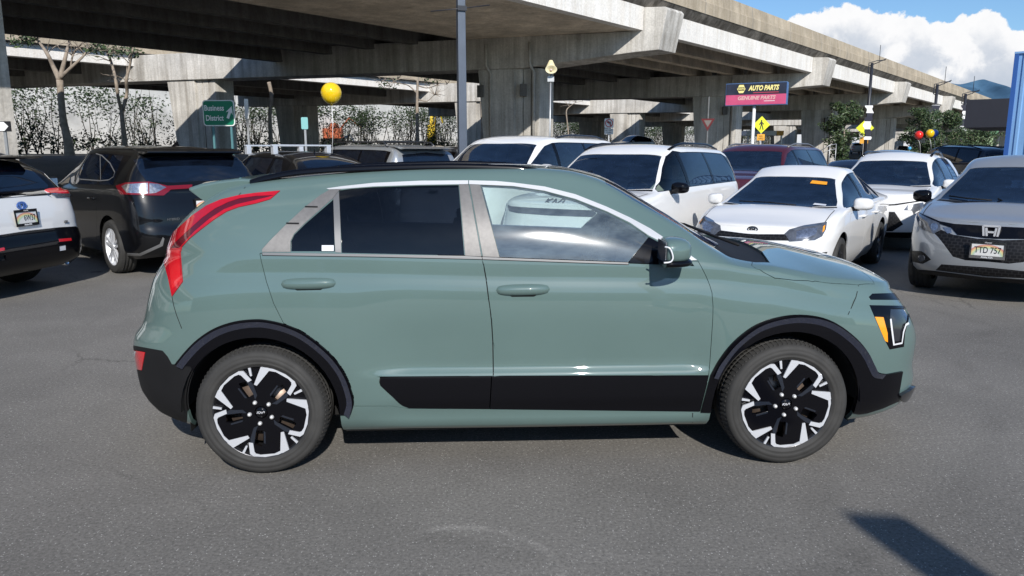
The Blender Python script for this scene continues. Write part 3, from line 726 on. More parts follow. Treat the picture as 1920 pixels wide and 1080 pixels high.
    # roof rails
    for sd in (-1, 1):
        b = MB(); px = smooth_poly([(470, 337), (495, 329.5), (545, 319.5), (600, 314), (653, 311.5), (734.5, 308.5), (840, 306.5), (933, 308.5), (980, 311.5), (1035, 322), (1064, 332.5), (1090, 344)], 3)
        pts = []
        for p in px:
            q = c.rayl(*p); t = (-.57-c.cam.y)/q.y; w = c.cam+q*t; pts.append(Vector((w.x, sd*.57, w.z)))
        n = len(pts); rows = []
        for i, p in enumerate(pts):
            e = min(1, min(i, n-1-i)/4); h0 = .012+.012*e; rows.append([(p.x, p.y-.018, p.z-.03), (p.x, p.y-.02, p.z-h0*.4), (p.x, p.y-.008, p.z+.001), (p.x, p.y+.008, p.z+.001), (p.x, p.y+.02, p.z-h0*.4), (p.x, p.y+.018, p.z-.03)])
        b.add([v for r in rows for v in r], [(i*6+k, i*6+k+1, (i+1)*6+k+1, (i+1)*6+k) for i in range(n-1) for k in range(5)], True)
        b.build('roof_rail', M['black_gloss'], c.root)
    # tail spoiler
    pr = [(474, 336.6), (450, 335.4), (410, 340.2), (382, 345.6), (358.7, 353.2), (358.7, 357.7), (377, 372.5), (396, 386), (408, 378), (425.8, 371.6), (447.5, 367.5), (460, 352)]
    b = MB(); secs = []
    for y, k in ((-.575, 0), (-.56, .4), (-.45, 1), (-.2, 1.5), (0, 1.6), (.2, 1.5), (.45, 1), (.56, .4), (.575, 0)):
        row = []
        for i, p in enumerate(pr):
            q = c.rayl(*p); w = c.cam+q*((-.56-c.cam.y)/q.y)
            dz = .007*k*(1 if i < 6 or i == 11 else .3); dx = -.03*k if i in (3, 4, 5) else 0
            if i in (6, 7, 8, 9): dz = .05*min(k, 1)*(1 if i != 7 else 1.2)
            sh = (1-.02*(k == 0)); row.append((w.x+dx, y, w.z+dz-(.004 if k == 0 and i < 5 else 0)))
        secs.append(row)
    m_ = len(pr); b.add([v for r in secs for v in r], [(i*m_+k, i*m_+(k+1) % m_, (i+1)*m_+(k+1) % m_, (i+1)*m_+k) for i in range(len(secs)-1) for k in range(m_)]+[tuple(range(m_)), tuple(range((len(secs)-1)*m_, len(secs)*m_))])
    b.build('tail_spoiler', PNT, c.root, bevel=.006)
    # door handles
    for Dk, ctr in ((D2, (578.5, 532)), (D1, (980.5, 543.5))):
        for k, sd in ((0, -1), (1, 1)):
            p = c.hit(*ctr); n_ = c.normal(p); b = MB(); v = []; nu, nv = 20, 12
            for i in range(nu+1):
                u = -1+2*i/nu
                for j in range(nv):
                    t = 2*PI*j/nv; e = max(0, 1-abs(u)**2.6)**.5
                    v.append((p.x+u*.138, sd*(abs(p.y)-.004+.034*e*max(-.3, math.sin(t))), p.z+.002*u+.029*e**.6*math.copysign(abs(math.cos(t))**.8, math.cos(t))))
            b.add(v, [(i*nv+j, i*nv+(j+1) % nv, (i+1)*nv+(j+1) % nv, (i+1)*nv+j) for i in range(nu) for j in range(nv)], True)
            hd = b.build('handle', PNT, Dk[k])
            g = MB(); g.hexa([(p.x-.055, sd*(abs(p.y)-.01), p.z-.036), (p.x+.055, sd*(abs(p.y)-.01), p.z-.036), (p.x+.055, sd*(abs(p.y)+.006), p.z-.034), (p.x-.055, sd*(abs(p.y)+.006), p.z-.034), (p.x-.075, sd*(abs(p.y)-.01), p.z-.02), (p.x+.075, sd*(abs(p.y)-.01), p.z-.02), (p.x+.075, sd*(abs(p.y)+.012), p.z-.02), (p.x-.075, sd*(abs(p.y)+.012), p.z-.02)])
            g.build('handle_recess', M['gap'], Dk[k])
    mirror(c, .70, .885, 1.165, PNT, sx=.088, sy=.20, sz=.135, base=M['black_gloss'], low=M['black_gloss'])
    for sd in (-1, 1):
        s_ = MB(); s_.tube(smooth_poly([(.635, sd*1.088, 1.195), (.655, sd*1.098, 1.19), (.668, sd*1.1, 1.165), (.672, sd*1.1, 1.14), (.66, sd*1.1, 1.124), (.63, sd*1.098, 1.120)], 4), .0042, 6); s_.build('mirror_indicator', M['white_lens'], c.root)
    # wiper
    b = MB(); b.tube([(1.18, -.55, 1.135), (1.10, -.25, 1.165), (1.08, .2, 1.18)], .008, 6); b.tube([(1.22, .1, 1.13), (1.12, .35, 1.165), (1.08, .55, 1.165)], .008, 6); b.build('wiper', M['black_matt'], c.root)
    put_wheels(c, 'ev', .334, .243, .222, M['grey_rim'], .893)
    return c
HERO = hero()
# ------------------------------------------------------------------ the place: lot, street, twin viaducts
DV = Vector((.628, .778, 0)); NV = Vector((-.778, .628, 0)); CV = Vector((-.952, .307, 0))   # along the viaduct, across it, along its bents
def sn(s, n, z=0): return DV*s+NV*n+Vector((0, 0, z))
def sstep(t): t = max(0, min(1, t)); return t*t*(3-2*t)
def gz(x, y):
    n = -.778*x+.628*y
    return 1.45*sstep((n-13)/25)*sstep((y-14)/12)
def asphalt():
    m, nt, p = _new('asphalt'); tc = N(nt, 'ShaderNodeTexCoord'); O = tc.outputs['Object']
    big = N(nt, 'ShaderNodeTexNoise', Scale=.55, Detail=7.0, Roughness=.62); L(nt, O, big.inputs['Vector'])
    r1 = ramp(nt, big.outputs['Fac'], .32, (.148, .141, .130), .70, (.226, .215, .197))
    mid = N(nt, 'ShaderNodeTexNoise', Scale=62.0, Detail=5.0, Roughness=.8); L(nt, O, mid.inputs['Vector'])
    r2 = ramp(nt, mid.outputs['Fac'], .32, (.55, .55, .55), .70, (1.44, 1.43, 1.41))
    mul = N(nt, 'ShaderNodeMix', data_type='RGBA', blend_type='MULTIPLY'); mul.inputs[0].default_value = 1; L(nt, r1.outputs[0], mul.inputs[6]); L(nt, r2.outputs[0], mul.inputs[7])
    vo = N(nt, 'ShaderNodeTexVoronoi', Scale=135.0); L(nt, O, vo.inputs['Vector'])
    sepc = N(nt, 'ShaderNodeSeparateColor'); L(nt, vo.outputs['Color'], sepc.inputs[0])
    pick = N(nt, 'ShaderNodeMath', operation='GREATER_THAN'); L(nt, sepc.outputs[0], pick.inputs[0]); pick.inputs[1].default_value = .91
    near = N(nt, 'ShaderNodeMath', operation='LESS_THAN'); L(nt, vo.outputs['Distance'], near.inputs[0]); near.inputs[1].default_value = .42
    both = N(nt, 'ShaderNodeMath', operation='MULTIPLY'); L(nt, pick.outputs[0], both.inputs[0]); L(nt, near.outputs[0], both.inputs[1])
    amt = N(nt, 'ShaderNodeMath', operation='MULTIPLY'); L(nt, both.outputs[0], amt.inputs[0]); L(nt, sepc.outputs[1], amt.inputs[1])
    st = N(nt, 'ShaderNodeMix', data_type='RGBA'); L(nt, amt.outputs[0], st.inputs[0]); L(nt, mul.outputs[2], st.inputs[6]); st.inputs[7].default_value = (.50, .48, .45, 1)
    # dark oil spots and pale scuffs
    v2 = N(nt, 'ShaderNodeTexVoronoi', Scale=.75); v2.inputs['Randomness'].default_value = 1
    wp = N(nt, 'ShaderNodeTexNoise', Scale=5.0, Detail=3.0); L(nt, O, wp.inputs['Vector']); va = N(nt, 'ShaderNodeMixRGB', blend_type='ADD'); va.inputs[0].default_value = .12; L(nt, O, va.inputs[1]); L(nt, wp.outputs['Color'], va.inputs[2]); L(nt, va.outputs[0], v2.inputs['Vector'])
    oil = ramp(nt, v2.outputs['Distance'], .035, (.45, .45, .45), .075, (1, 1, 1))
    m3 = N(nt, 'ShaderNodeMix', data_type='RGBA', blend_type='MULTIPLY'); m3.inputs[0].default_value = 1; L(nt, st.outputs[2], m3.inputs[6]); L(nt, oil.outputs[0], m3.inputs[7])
    mp = N(nt, 'ShaderNodeMapping'); mp.inputs['Scale'].default_value = (.35, 2.6, 1); mp.inputs['Rotation'].default_value = (0, 0, .5); L(nt, O, mp.inputs[0])
    sc = N(nt, 'ShaderNodeTexNoise', Scale=1.3, Detail=9.0, Roughness=.7, Distortion=.4); L(nt, mp.outputs[0], sc.inputs['Vector'])
    rs = ramp(nt, sc.outputs['Fac'], .60, (1, 1, 1), .80, (1.22, 1.22, 1.22))
    m4 = N(nt, 'ShaderNodeMix', data_type='RGBA', blend_type='MULTIPLY'); m4.inputs[0].default_value = 1; L(nt, m3.outputs[2], m4.inputs[6]); L(nt, rs.outputs[0], m4.inputs[7])
    v3 = N(nt, 'ShaderNodeTexVoronoi', feature='DISTANCE_TO_EDGE', Scale=.42); vb = N(nt, 'ShaderNodeMixRGB', blend_type='ADD'); vb.inputs[0].default_value = .35; w3 = N(nt, 'ShaderNodeTexNoise', Scale=2.2, Detail=6.0, Roughness=.7); L(nt, O, w3.inputs['Vector']); L(nt, O, vb.inputs[1]); L(nt, w3.outputs['Color'], vb.inputs[2]); L(nt, vb.outputs[0], v3.inputs['Vector'])
    cr_ = ramp(nt, v3.outputs['Distance'], .0015, (.62, .62, .62), .006, (1, 1, 1)); mk = ramp(nt, big.outputs['Fac'], .50, (0, 0, 0), .58, (1, 1, 1))
    m5 = N(nt, 'ShaderNodeMix', data_type='RGBA', blend_type='MULTIPLY'); L(nt, mk.outputs[0], m5.inputs[0]); L(nt, m4.outputs[2], m5.inputs[6]); L(nt, cr_.outputs[0], m5.inputs[7]); m4 = m5
    for cx, cy, rad, wd in ((-.22, 2.68, .42, .03), (1.1, 6.3, 3.6, .10), (-1.2, 7.0, 4.9, .12), (6.5, 2.0, 5.2, .14)):   # faint tyre scuffs
        dd = N(nt, 'ShaderNodeVectorMath', operation='DISTANCE'); L(nt, O, dd.inputs[0]); dd.inputs[1].default_value = (cx, cy, 0)
        a1 = N(nt, 'ShaderNodeMath', operation='SUBTRACT'); L(nt, dd.outputs['Value'], a1.inputs[0]); a1.inputs[1].default_value = rad
        a2 = N(nt, 'ShaderNodeMath', operation='ABSOLUTE'); L(nt, a1.outputs[0], a2.inputs[0]); rg = ramp(nt, a2.outputs[0], wd*.3, (1, 1, 1), wd, (0, 0, 0))
        mk2 = N(nt, 'ShaderNodeMath', operation='MULTIPLY'); L(nt, rg.outputs[0], mk2.inputs[0]); L(nt, ramp(nt, w3.outputs['Fac'], .45, (0, 0, 0), .62, (1, 1, 1)).outputs[0], mk2.inputs[1])
        m6 = N(nt, 'ShaderNodeMix', data_type='RGBA', blend_type='MULTIPLY'); L(nt, mk2.outputs[0], m6.inputs[0]); L(nt, m4.outputs[2], m6.inputs[6]); kk = 1.28 if rad < 1 else .84; m6.inputs[7].default_value = (kk, kk, kk, 1); m4 = m6
    L(nt, m4.outputs[2], p.inputs['Base Color']); p.inputs['Roughness'].default_value = .88; p.inputs['Specular IOR Level'].default_value = .25
    b = N(nt, 'ShaderNodeBump', Strength=.55, Distance=.006); L(nt, mid.outputs['Fac'], b.inputs['Height']); L(nt, b.outputs[0], p.inputs['Normal'])
    return m
def concrete(name, base, warm=(1, 1, 1), streak=.5, zs=.25, joint=0, patch=.25):
    m, nt, p = _new(name); tc = N(nt, 'ShaderNodeTexCoord'); O = tc.outputs['Object']
    n1 = N(nt, 'ShaderNodeTexNoise', Scale=.7, Detail=8.0, Roughness=.65); L(nt, O, n1.inputs['Vector'])
    c = [base*w for w in warm]
    r1 = ramp(nt, n1.outputs['Fac'], .3, [x*(1-patch) for x in c], .72, [x*(1+patch*.7) for x in c])
    mp = N(nt, 'ShaderNodeMapping'); mp.inputs['Scale'].default_value = (1.6, 1.6, zs*.35); L(nt, O, mp.inputs[0])
    n2 = N(nt, 'ShaderNodeTexNoise', Scale=1.7, Detail=7.0, Roughness=.7); L(nt, mp.outputs[0], n2.inputs['Vector'])
    d = 1-streak
    r2 = ramp(nt, n2.outputs['Fac'], .36, (d, d*.97, d*.93), .60, (1.05, 1.05, 1.05))
    mul = N(nt, 'ShaderNodeMix', data_type='RGBA', blend_type='MULTIPLY'); mul.inputs[0].default_value = 1; L(nt, r1.outputs[0], mul.inputs[6]); L(nt, r2.outputs[0], mul.inputs[7])
    n3 = N(nt, 'ShaderNodeTexNoise', Scale=14.0, Detail=4.0); L(nt, O, n3.inputs['Vector']); r3 = ramp(nt, n3.outputs['Fac'], .3, (.86, .86, .86), .7, (1.08, 1.08, 1.08))
    m2 = N(nt, 'ShaderNodeMix', data_type='RGBA', blend_type='MULTIPLY'); m2.inputs[0].default_value = 1; L(nt, mul.outputs[2], m2.inputs[6]); L(nt, r3.outputs[0], m2.inputs[7])
    last = m2.outputs[2]
    if joint:   # construction joints across the viaduct direction
        dt = N(nt, 'ShaderNodeVectorMath', operation='DOT_PRODUCT'); L(nt, O, dt.inputs[0]); dt.inputs[1].default_value = tuple(DV)
        md = N(nt, 'ShaderNodeMath', operation='PINGPONG'); L(nt, dt.outputs['Value'], md.inputs[0]); md.inputs[1].default_value = joint/2
        lt = N(nt, 'ShaderNodeMath', operation='LESS_THAN'); L(nt, md.outputs[0], lt.inputs[0]); lt.inputs[1].default_value = .03
        m3 = N(nt, 'ShaderNodeMix', data_type='RGBA', blend_type='MIX'); L(nt, lt.outputs[0], m3.inputs[0]); L(nt, last, m3.inputs[6]); m3.inputs[7].default_value = (base*.55, base*.52, base*.48, 1); last = m3.outputs[2]
    L(nt, last, p.inputs['Base Color']); p.inputs['Roughness'].default_value = .9; p.inputs['Specular IOR Level'].default_value = .2
    b = N(nt, 'ShaderNodeBump', Strength=.35, Distance=.03); L(nt, n3.outputs['Fac'], b.inputs['Height']); L(nt, b.outputs[0], p.inputs['Normal'])
    return m
M['asphalt'] = asphalt()
M['conc'] = concrete('grey_concrete', .58, (1, .96, .89), .36)
M['conc_warm'] = concrete('weathered_parapet_concrete', .47, (1, .86, .66), .16, joint=6.0)
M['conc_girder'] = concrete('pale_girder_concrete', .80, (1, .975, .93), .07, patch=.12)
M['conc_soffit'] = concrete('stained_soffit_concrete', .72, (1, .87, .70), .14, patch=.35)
M['conc_dark'] = concrete('dark_concrete', .17, (1, .96, .9), .30)  # darker concrete tone for decks, inner girders and boxes
M['conc_edge'] = concrete('crumbled_slab_edge', .26, (1, .9, .78), .55, zs=1.2, patch=.6)
def ground():
    xs = [-900, -500, -250, -150]+[-100+8*i for i in range(26)]+[150, 220, 330, 500, 900]; ys = [-60, -30, -15, 0, 6, 12]+[14+4*i for i in range(35)]+[170, 220, 300, 420, 600, 900, 1500, 2600]
    v = [(x, y, gz(x, y)) for y in ys for x in xs]; n = len(xs)
    b = MB(); b.add(v, [(j*n+i, j*n+i+1, (j+1)*n+i+1, (j+1)*n+i) for j in range(len(ys)-1) for i in range(n-1)], True)
    tag(b.build('ground', M['asphalt'], recalc=False), kind='structure')
ground()
LP, S0, N0 = 23.0, 31.4, 17.3
def bar(b, s0, s1, sec, skew=None):
    """prism along the viaduct: sec = [(n, z), ...]"""
    f = (lambda a, z, s: sn(s, a, z)); b.prism(sec, f, s0, s1)
def viaduct():
    r = empty('viaduct', sn(S0, N0)); tag(r, 'wide concrete road viaduct on hammerhead piers with tan parapet, spanning the street', 'viaduct')
    def P(name, mb, m, par=None, bevel=0):
        o = mb.build(name, m, bevel=bevel); o.parent = par or r; o.matrix_parent_inverse = Matrix.Translation(-sn(S0, N0)); return o
    s0, s1 = -75, S0+LP*16
    # deck slab dips towards the far edge
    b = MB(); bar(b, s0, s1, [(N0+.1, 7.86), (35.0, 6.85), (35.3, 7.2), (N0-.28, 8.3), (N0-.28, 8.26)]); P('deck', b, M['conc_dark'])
    b = MB(); bar(b, s0, s1, [(N0+.02, 7.83), (N0-.36, 8.27), (N0-.30, 8.30), (N0+.1, 8.30)]); P('slab_edge', b, M['conc_edge'])
    b = MB(); bar(b, s0, s1, [(N0-.38, 8.275), (N0-.40, 8.82), (N0-.36, 8.86), (N0-.30, 9.42), (N0-.05, 9.42), (N0+.0, 8.305), (N0-.29, 8.305)]); P('parapet', b, M['conc_warm'])
    b = MB(); bar(b, s0, s1, [(35.28, 7.15), (35.28, 7.75), (35.03, 7.75), (34.98, 7.15)]); P('parapet', b, M['conc_warm'])
    # girders
    def seg(k0, k1): return S0+LP*k0+.8, S0+LP*k1-.8
    segs = [(s0, S0-LP-.8)]+[seg(k, k+1) for k in range(-1, 15)]
    for a, e in segs: b = MB(); bar(b, a, e, [(N0, 6.9), (N0+.45, 6.9), (N0+.45, 7.98), (N0-.02, 7.98)]); P('girder', b, M['conc_girder'])
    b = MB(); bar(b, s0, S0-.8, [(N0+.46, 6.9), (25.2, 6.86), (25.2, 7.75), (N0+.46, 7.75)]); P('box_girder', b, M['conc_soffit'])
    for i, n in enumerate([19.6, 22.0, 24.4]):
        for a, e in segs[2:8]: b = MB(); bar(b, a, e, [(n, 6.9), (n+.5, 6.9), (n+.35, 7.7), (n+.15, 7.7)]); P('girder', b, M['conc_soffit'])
    for i, n in enumerate([27.4, 29.6, 31.8, 34.55]):
        z = (6.75, 6.62, 6.46, 6.20)[i]
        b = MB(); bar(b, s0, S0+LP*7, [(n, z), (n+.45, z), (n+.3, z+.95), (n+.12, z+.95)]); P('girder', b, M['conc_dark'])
    # bents
    for k in range(-1, 11):
        o = sn(S0+LP*k, N0)
        Lc = 46
        T = lambda t, w, z: o+CV*t+DV*w+Vector((0, 0, z))
        b = MB(); hw = .8
        prof = [(-.72, 6.05), (.4, 5.98), (5.6, 5.47), (Lc, 5.47), (Lc, 6.86), (19, 6.87), (9, 6.88), (.55, 6.88), (.5, 7.88), (-.95, 7.84), (-1.05, 7.72)]
        b.prism(prof, lambda a, z, w: T(a, w, z), -hw, hw); cap = P('pier_cap', b, M['conc'], bevel=.03 if k < 4 else 0)
        cols = (6.4, 24.6, 41) if k >= 0 else (6.4,)
        for j, t in enumerate(cols):
            b = MB(); x = T(t, 0, 0); g = gz(x.x, x.y)-.3; z1 = 5.46
            b.hexa([T(t-.35, -.62, g), T(t+1.05, -.62, g), T(t+1.05, .62, g), T(t-.35, .62, g), T(t-.35, -.68, z1), T(t+1.42, -.68, z1), T(t+1.42, .68, z1), T(t-.35, .68, z1)])
            P('column', b, M['conc'])
            b = MB()
            for q in (-1.55, -1.13, -.71): b.hexa([T(t+q, -.55, g), T(t+q+.355, -.55, g), T(t+q+.355, .55, g), T(t+q, .55, g), T(t+q, -.55, z1), T(t+q+.355, -.55, z1), T(t+q+.355, .55, z1), T(t+q, .55, z1)])
            b.hexa([T(t-1.5, -.47, g), T(t-.36, -.47, g), T(t-.36, .47, g), T(t-1.5, .47, g), T(t-1.5, -.47, z1), T(t-.36, -.47, z1), T(t-.36, .47, z1), T(t-1.5, .47, z1)])
            P('column_flank', b, M['conc'])
    for k, t, w in ((0, 5.05, -.72), (0, 7.2, -.70), (1, 5.05, -.72), (2, 5.05, -.72)):
        o = sn(S0+LP*k, N0)+CV*t+DV*w; b = MB(); g = gz(o.x, o.y)-.1; b.tube([o+Vector((0, 0, g)), o+Vector((0, 0, 5.3)), o+DV*(-.3)+Vector((0, 0, 5.6)), o+DV*(-.3)+Vector((0, 0, 6.6))], .07, 8); P('drain_pipe', b, M['conc'])
        b = MB(); q = o+CV*.5; b.box(q.x-.16, q.x+.16, q.y-.12, q.y+.12, 4.2, 4.75); P('junction_box', b, M['conc_dark'])
    return r
viaduct()
def ramp_viaduct():
    r = empty('viaduct', sn(0, 43.5)); tag(r, 'second lower viaduct with sunlit pale girder behind the first one', 'viaduct')
    s0, s1 = -90, S0+LP*12; ip = Matrix.Translation(-sn(0, 43.5))
    for nm, sec, m in (('girder', [(43.5, 6.3), (44.1, 6.3), (44.1, 6.95), (43.5, 6.95)], M['conc_girder']), ('deck', [(43.2, 6.97), (60, 6.97), (60, 7.2), (43.2, 7.2)], M['conc_dark']),
                       ('parapet', [(43.15, 7.0), (43.4, 7.0), (43.4, 7.7), (43.15, 7.7)], M['conc_warm']), ('girder', [(47, 6.0), (47.6, 6.0), (47.6, 6.78), (47, 6.78)], M['conc_dark']), ('girder', [(51, 6.0), (51.6, 6.0), (51.6, 6.78), (51, 6.78)], M['conc_dark']), ('girder', [(55, 6.0), (55.6, 6.0), (55.6, 6.78), (55, 6.78)], M['conc_dark'])):
        b = MB(); bar(b, s0, s1, sec); o = b.build(nm, m); o.parent = r; o.matrix_parent_inverse = ip
ramp_viaduct()
# ------------------------------------------------------------------ vegetation
def leaf_mat(name, c0, c1):
    m, nt, p = _new(name); oi = N(nt, 'ShaderNodeNewGeometry'); r = ramp(nt, oi.outputs['Random Per Island'], .1, c0, .9, c1); L(nt, r.outputs[0], p.inputs['Base Color']); p.inputs['Roughness'].default_value = .55
    p.inputs['Subsurface Weight'].default_value = 0
    return m
M['leaf'] = leaf_mat('green_leaves', (.022, .048, .018), (.085, .125, .05))
M['leaf_dark'] = leaf_mat('dark_leaves', (.016, .030, .012), (.055, .085, .032))
M['bark'] = mat('pale_bark', (.30, .25, .20), .9, var=.3, vscale=5, bump=.4, bscale=20)
M['bark_dark'] = mat('dark_twigs', (.06, .05, .038), .9, var=.2)
def leaves(b, rnd, c, rad, n, size, flat=1.0):
    for _ in range(n):
        while True:
            q = Vector((rnd.uniform(-1, 1), rnd.uniform(-1, 1), rnd.uniform(-1, 1)))
            if q.length < 1: break
        p = Vector(c)+Vector((q.x*rad[0], q.y*rad[1], q.z*rad[2])); s = size*rnd.uniform(.6, 1.4)
        a = Vector((rnd.gauss(0, 1), rnd.gauss(0, 1), rnd.gauss(0, .7))).normalized(); t = a.cross(Vector((rnd.gauss(0, 1), rnd.gauss(0, 1), rnd.gauss(0, 1)))).normalized()
        b.add([p-a*s, p-t*s*.45, p+a*s, p+t*s*.45], [(0, 1, 2, 3)])
def bare_tree(px, base, segs, label, n=39.5, leafy=(), name='tree', rad=.16):
    """segs: list of pixel polylines [(px,py,radius),...] drawn on the plane through the trunk facing us"""
    a = ray(*px); t = n/(-.778*a.x+.628*a.y); Y = a.y*t
    f = at(px[0], px[1], Y); g = gz(f.x, f.y)-.1
    o = Vector((f.x, f.y, g)); r = empty(name, o); tag(r, label, 'tree', 'street trees between the two viaducts')
    rnd = random.Random(int(px[0])); b = MB()
    for i, sg in enumerate(segs):
        pts = [at(q[0], q[1], Y+(0 if i == 0 else rnd.uniform(-.4, .4)*(k > 0))) for k, q in enumerate(sg)]; rs = [q[2]*.8 for q in sg]
        if i == 0: pts = [Vector((pts[0].x, pts[0].y, g))]+pts; rs = [rs[0]*1.25]+rs
        pts = [Vector(p) for p in pts]
        sm = smooth_poly([tuple(p)+(q,) for p, q in zip(pts, rs)], 4); b.tube([p[:3] for p in sm], [p[3] for p in sm], 8)
    for sg in segs:
        e = at(sg[-1][0], sg[-1][1], Y)
        if sg[-1][2] > .07: continue
        for _ in range(9):
            q = at(*sg[rnd.randrange(len(sg)//2, len(sg))][:2], Y); d = Vector((rnd.uniform(-.8, .8), rnd.uniform(-.7, .7), rnd.uniform(-.1, .9))); b.tube([q, q+d*.5+Vector((0, 0, .08)), q+d, q+d*1.3+Vector((rnd.uniform(-.2, .2), 0, rnd.uniform(-.1, .2)))], [.025, .018, .011, .006], 5)
    tr = b.build('trunk', M['bark']); tr.parent = r; tr.matrix_parent_inverse = Matrix.Translation(-o)
    if leafy:
        b = MB(); tw = MB()
        for (x, y, rr, m_) in leafy:
            c = at(x, y, Y); leaves(b, rnd, c, (rr, rr, rr*.7), m_, .10)
            for _ in range(6): e = c+Vector((rnd.uniform(-1, 1), rnd.uniform(-1, 1), rnd.uniform(-.7, .7)))*rr; tw.tube([c, (c+e)/2+Vector((0, 0, .1)), e], .015, 5)
        cr = b.build('crown', M['leaf']); cr.parent = r; cr.matrix_parent_inverse = Matrix.Translation(-o)
        tw = tw.build('twigs', M['bark']); tw.parent = r; tw.matrix_parent_inverse = Matrix.Translation(-o)
    return r
bare_tree((122, 268), None, [[(128, 268, .26), (118, 220, .2), (112, 150, .19)], [(112, 150, .18), (100, 125, .13), (88, 100, .1), (68, 74, .06), (50, 70, .03)], [(112, 150, .15), (122, 110, .11), (130, 78, .07), (140, 60, .05)], [(114, 146, .13), (135, 125, .09), (158, 103, .06), (166, 85, .04)], [(133, 126, .06), (136, 105, .05), (146, 88, .03)]], 'tall bare tree whose pale trunk forks in a wide Y before the girder', leafy=((40, 76, .55, 90), (178, 88, .5, 50), (60, 72, .4, 50)))
bare_tree((232, 262), None, [[(234, 268, .17), (229, 220, .14), (228, 205, .13)], [(228, 208, .11), (221, 180, .1), (217, 150, .1), (208, 115, .08), (199, 92, .06)], [(230, 206, .11), (238, 175, .1), (237, 150, .1), (244, 120, .07), (249, 92, .05)]], 'slim bare tree splitting into two upright stems near the green direction sign', leafy=((190, 92, .6, 90), (215, 100, .5, 60), (250, 98, .45, 60), (228, 94, .4, 40)))
bare_tree((508, 265), None, [[(508, 268, .17), (506, 215, .14), (509, 180, .14), (504, 154, .14)], [(508, 182, .09), (511, 175, .09)]], 'lopped leafless tree trunk cut off flat under the viaduct')
bare_tree((784, 262), None, [[(783, 266, .17), (782, 200, .13), (783, 150, .1)], [(782, 175, .07), (765, 160, .05), (740, 155, .03), (715, 152, .02)], [(783, 160, .06), (800, 165, .04), (820, 160, .03), (838, 158, .02)], [(783, 152, .05), (770, 148, .04), (745, 149, .025), (720, 166, .015)], [(782, 185, .05), (800, 190, .04), (815, 178, .025), (826, 182, .02)]], 'bare tree with thin spreading twigs beside the grey light pole', leafy=((810, 140, .9, 160), (720, 160, .5, 30), (740, 155, .6, 30)))
bare_tree((904, 262), None, [[(904, 266, .15), (904, 225, .12), (902, 188, .11)]], 'thin bare tree trunk next to the big pier')
bare_tree((1071, 240), None, [[(1066, 255, .1), (1063, 225, .08), (1062, 208, .08), (1068, 200, .05), (1080, 192, .03), (1092, 190, .02)]], 'small bent bare sapling in front of the sunlit pier cap', n=42)
def thicket():
    rnd = random.Random(5); b = MB(); t = MB()
    for i in range(430):
        s = rnd.uniform(-62, 190); n = rnd.uniform(64, 69); x = sn(s, n); g = gz(x.x, x.y)
        for _ in range(3):
            h = rnd.uniform(2.5, 6.0); e = Vector((rnd.gauss(0, .9), rnd.gauss(0, .5), h)); p = Vector((x.x, x.y, g))
            t.tube([p, p+e*.5+Vector((rnd.gauss(0, .25), 0, 0)), p+e], [.05, .035, .012], 4, cap=False)
            leaves(b, rnd, p+e*.7, (.9, .9, 1.5), 26, .11)
    for i in range(420):
        s = rnd.uniform(-62, 190); x = sn(s, 66); hh = 5.7+.5*math.sin(s*.3)
        leaves(b, rnd, (x.x, x.y, gz(x.x, x.y)+hh-1.5), (1.4, 1.0, 1.0), 60 if s > -20 else 44, .15)
        leaves(b, rnd, (x.x, x.y, gz(x.x, x.y)+.7), (1.0, .8, .7), 16, .2)
    for i in range(620):
        s = rnd.uniform(-58, 130); x = sn(s, rnd.uniform(62.5, 65)); h = rnd.choice((1.2, 1.8, 2.6, 3.4, 4.2, 4.8)); q = rnd.uniform(.5, 1.1)
        leaves(b, rnd, (x.x, x.y, gz(x.x, x.y)+h), (q*1.3, q, q*.9), int(85*q), .11)
    r = empty('shrub_thicket', (0, 0, 0)); tag(r, 'dark tangled shrubs and vines backlit by the white wall beyond the viaducts', 'shrubs', kind='stuff')
    t.build('stems', M['bark_dark'], r, recalc=False); b.build('foliage', M['leaf_dark'], r, recalc=False)
thicket()
b = MB(); g0 = sn(-70, 76); 
b.add([sn(-90, 75, 1), sn(210, 75, 1), sn(210, 75, 8.6), sn(-90, 75, 8.6)], [(0, 1, 2, 3)])
b.add([sn(-90, 75, 8.6), sn(210, 75, 8.6), sn(210, 95, 8.6), sn(-90, 95, 8.6)], [(0, 1, 2, 3)])
tag(b.build('warehouse', mat('white_render', (.56, .55, .52), .8, var=.3, vscale=.35), recalc=False), 'long white warehouse wall glaring behind the shrubs under the viaducts', 'building')
def hedge():
    rnd = random.Random(9); b = MB()
    for i in range(400):
        s = -60+i*.6; x = sn(s, 57+rnd.uniform(-.5, .5)); leaves(b, rnd, (x.x, x.y, gz(x.x, x.y)+.65), (.5, .5, .65), 26, .13)
    tag(b.build('hedge', M['leaf_dark'], recalc=False), 'low clipped dark hedge running under the far viaduct', 'hedge', kind='stuff')
hedge()
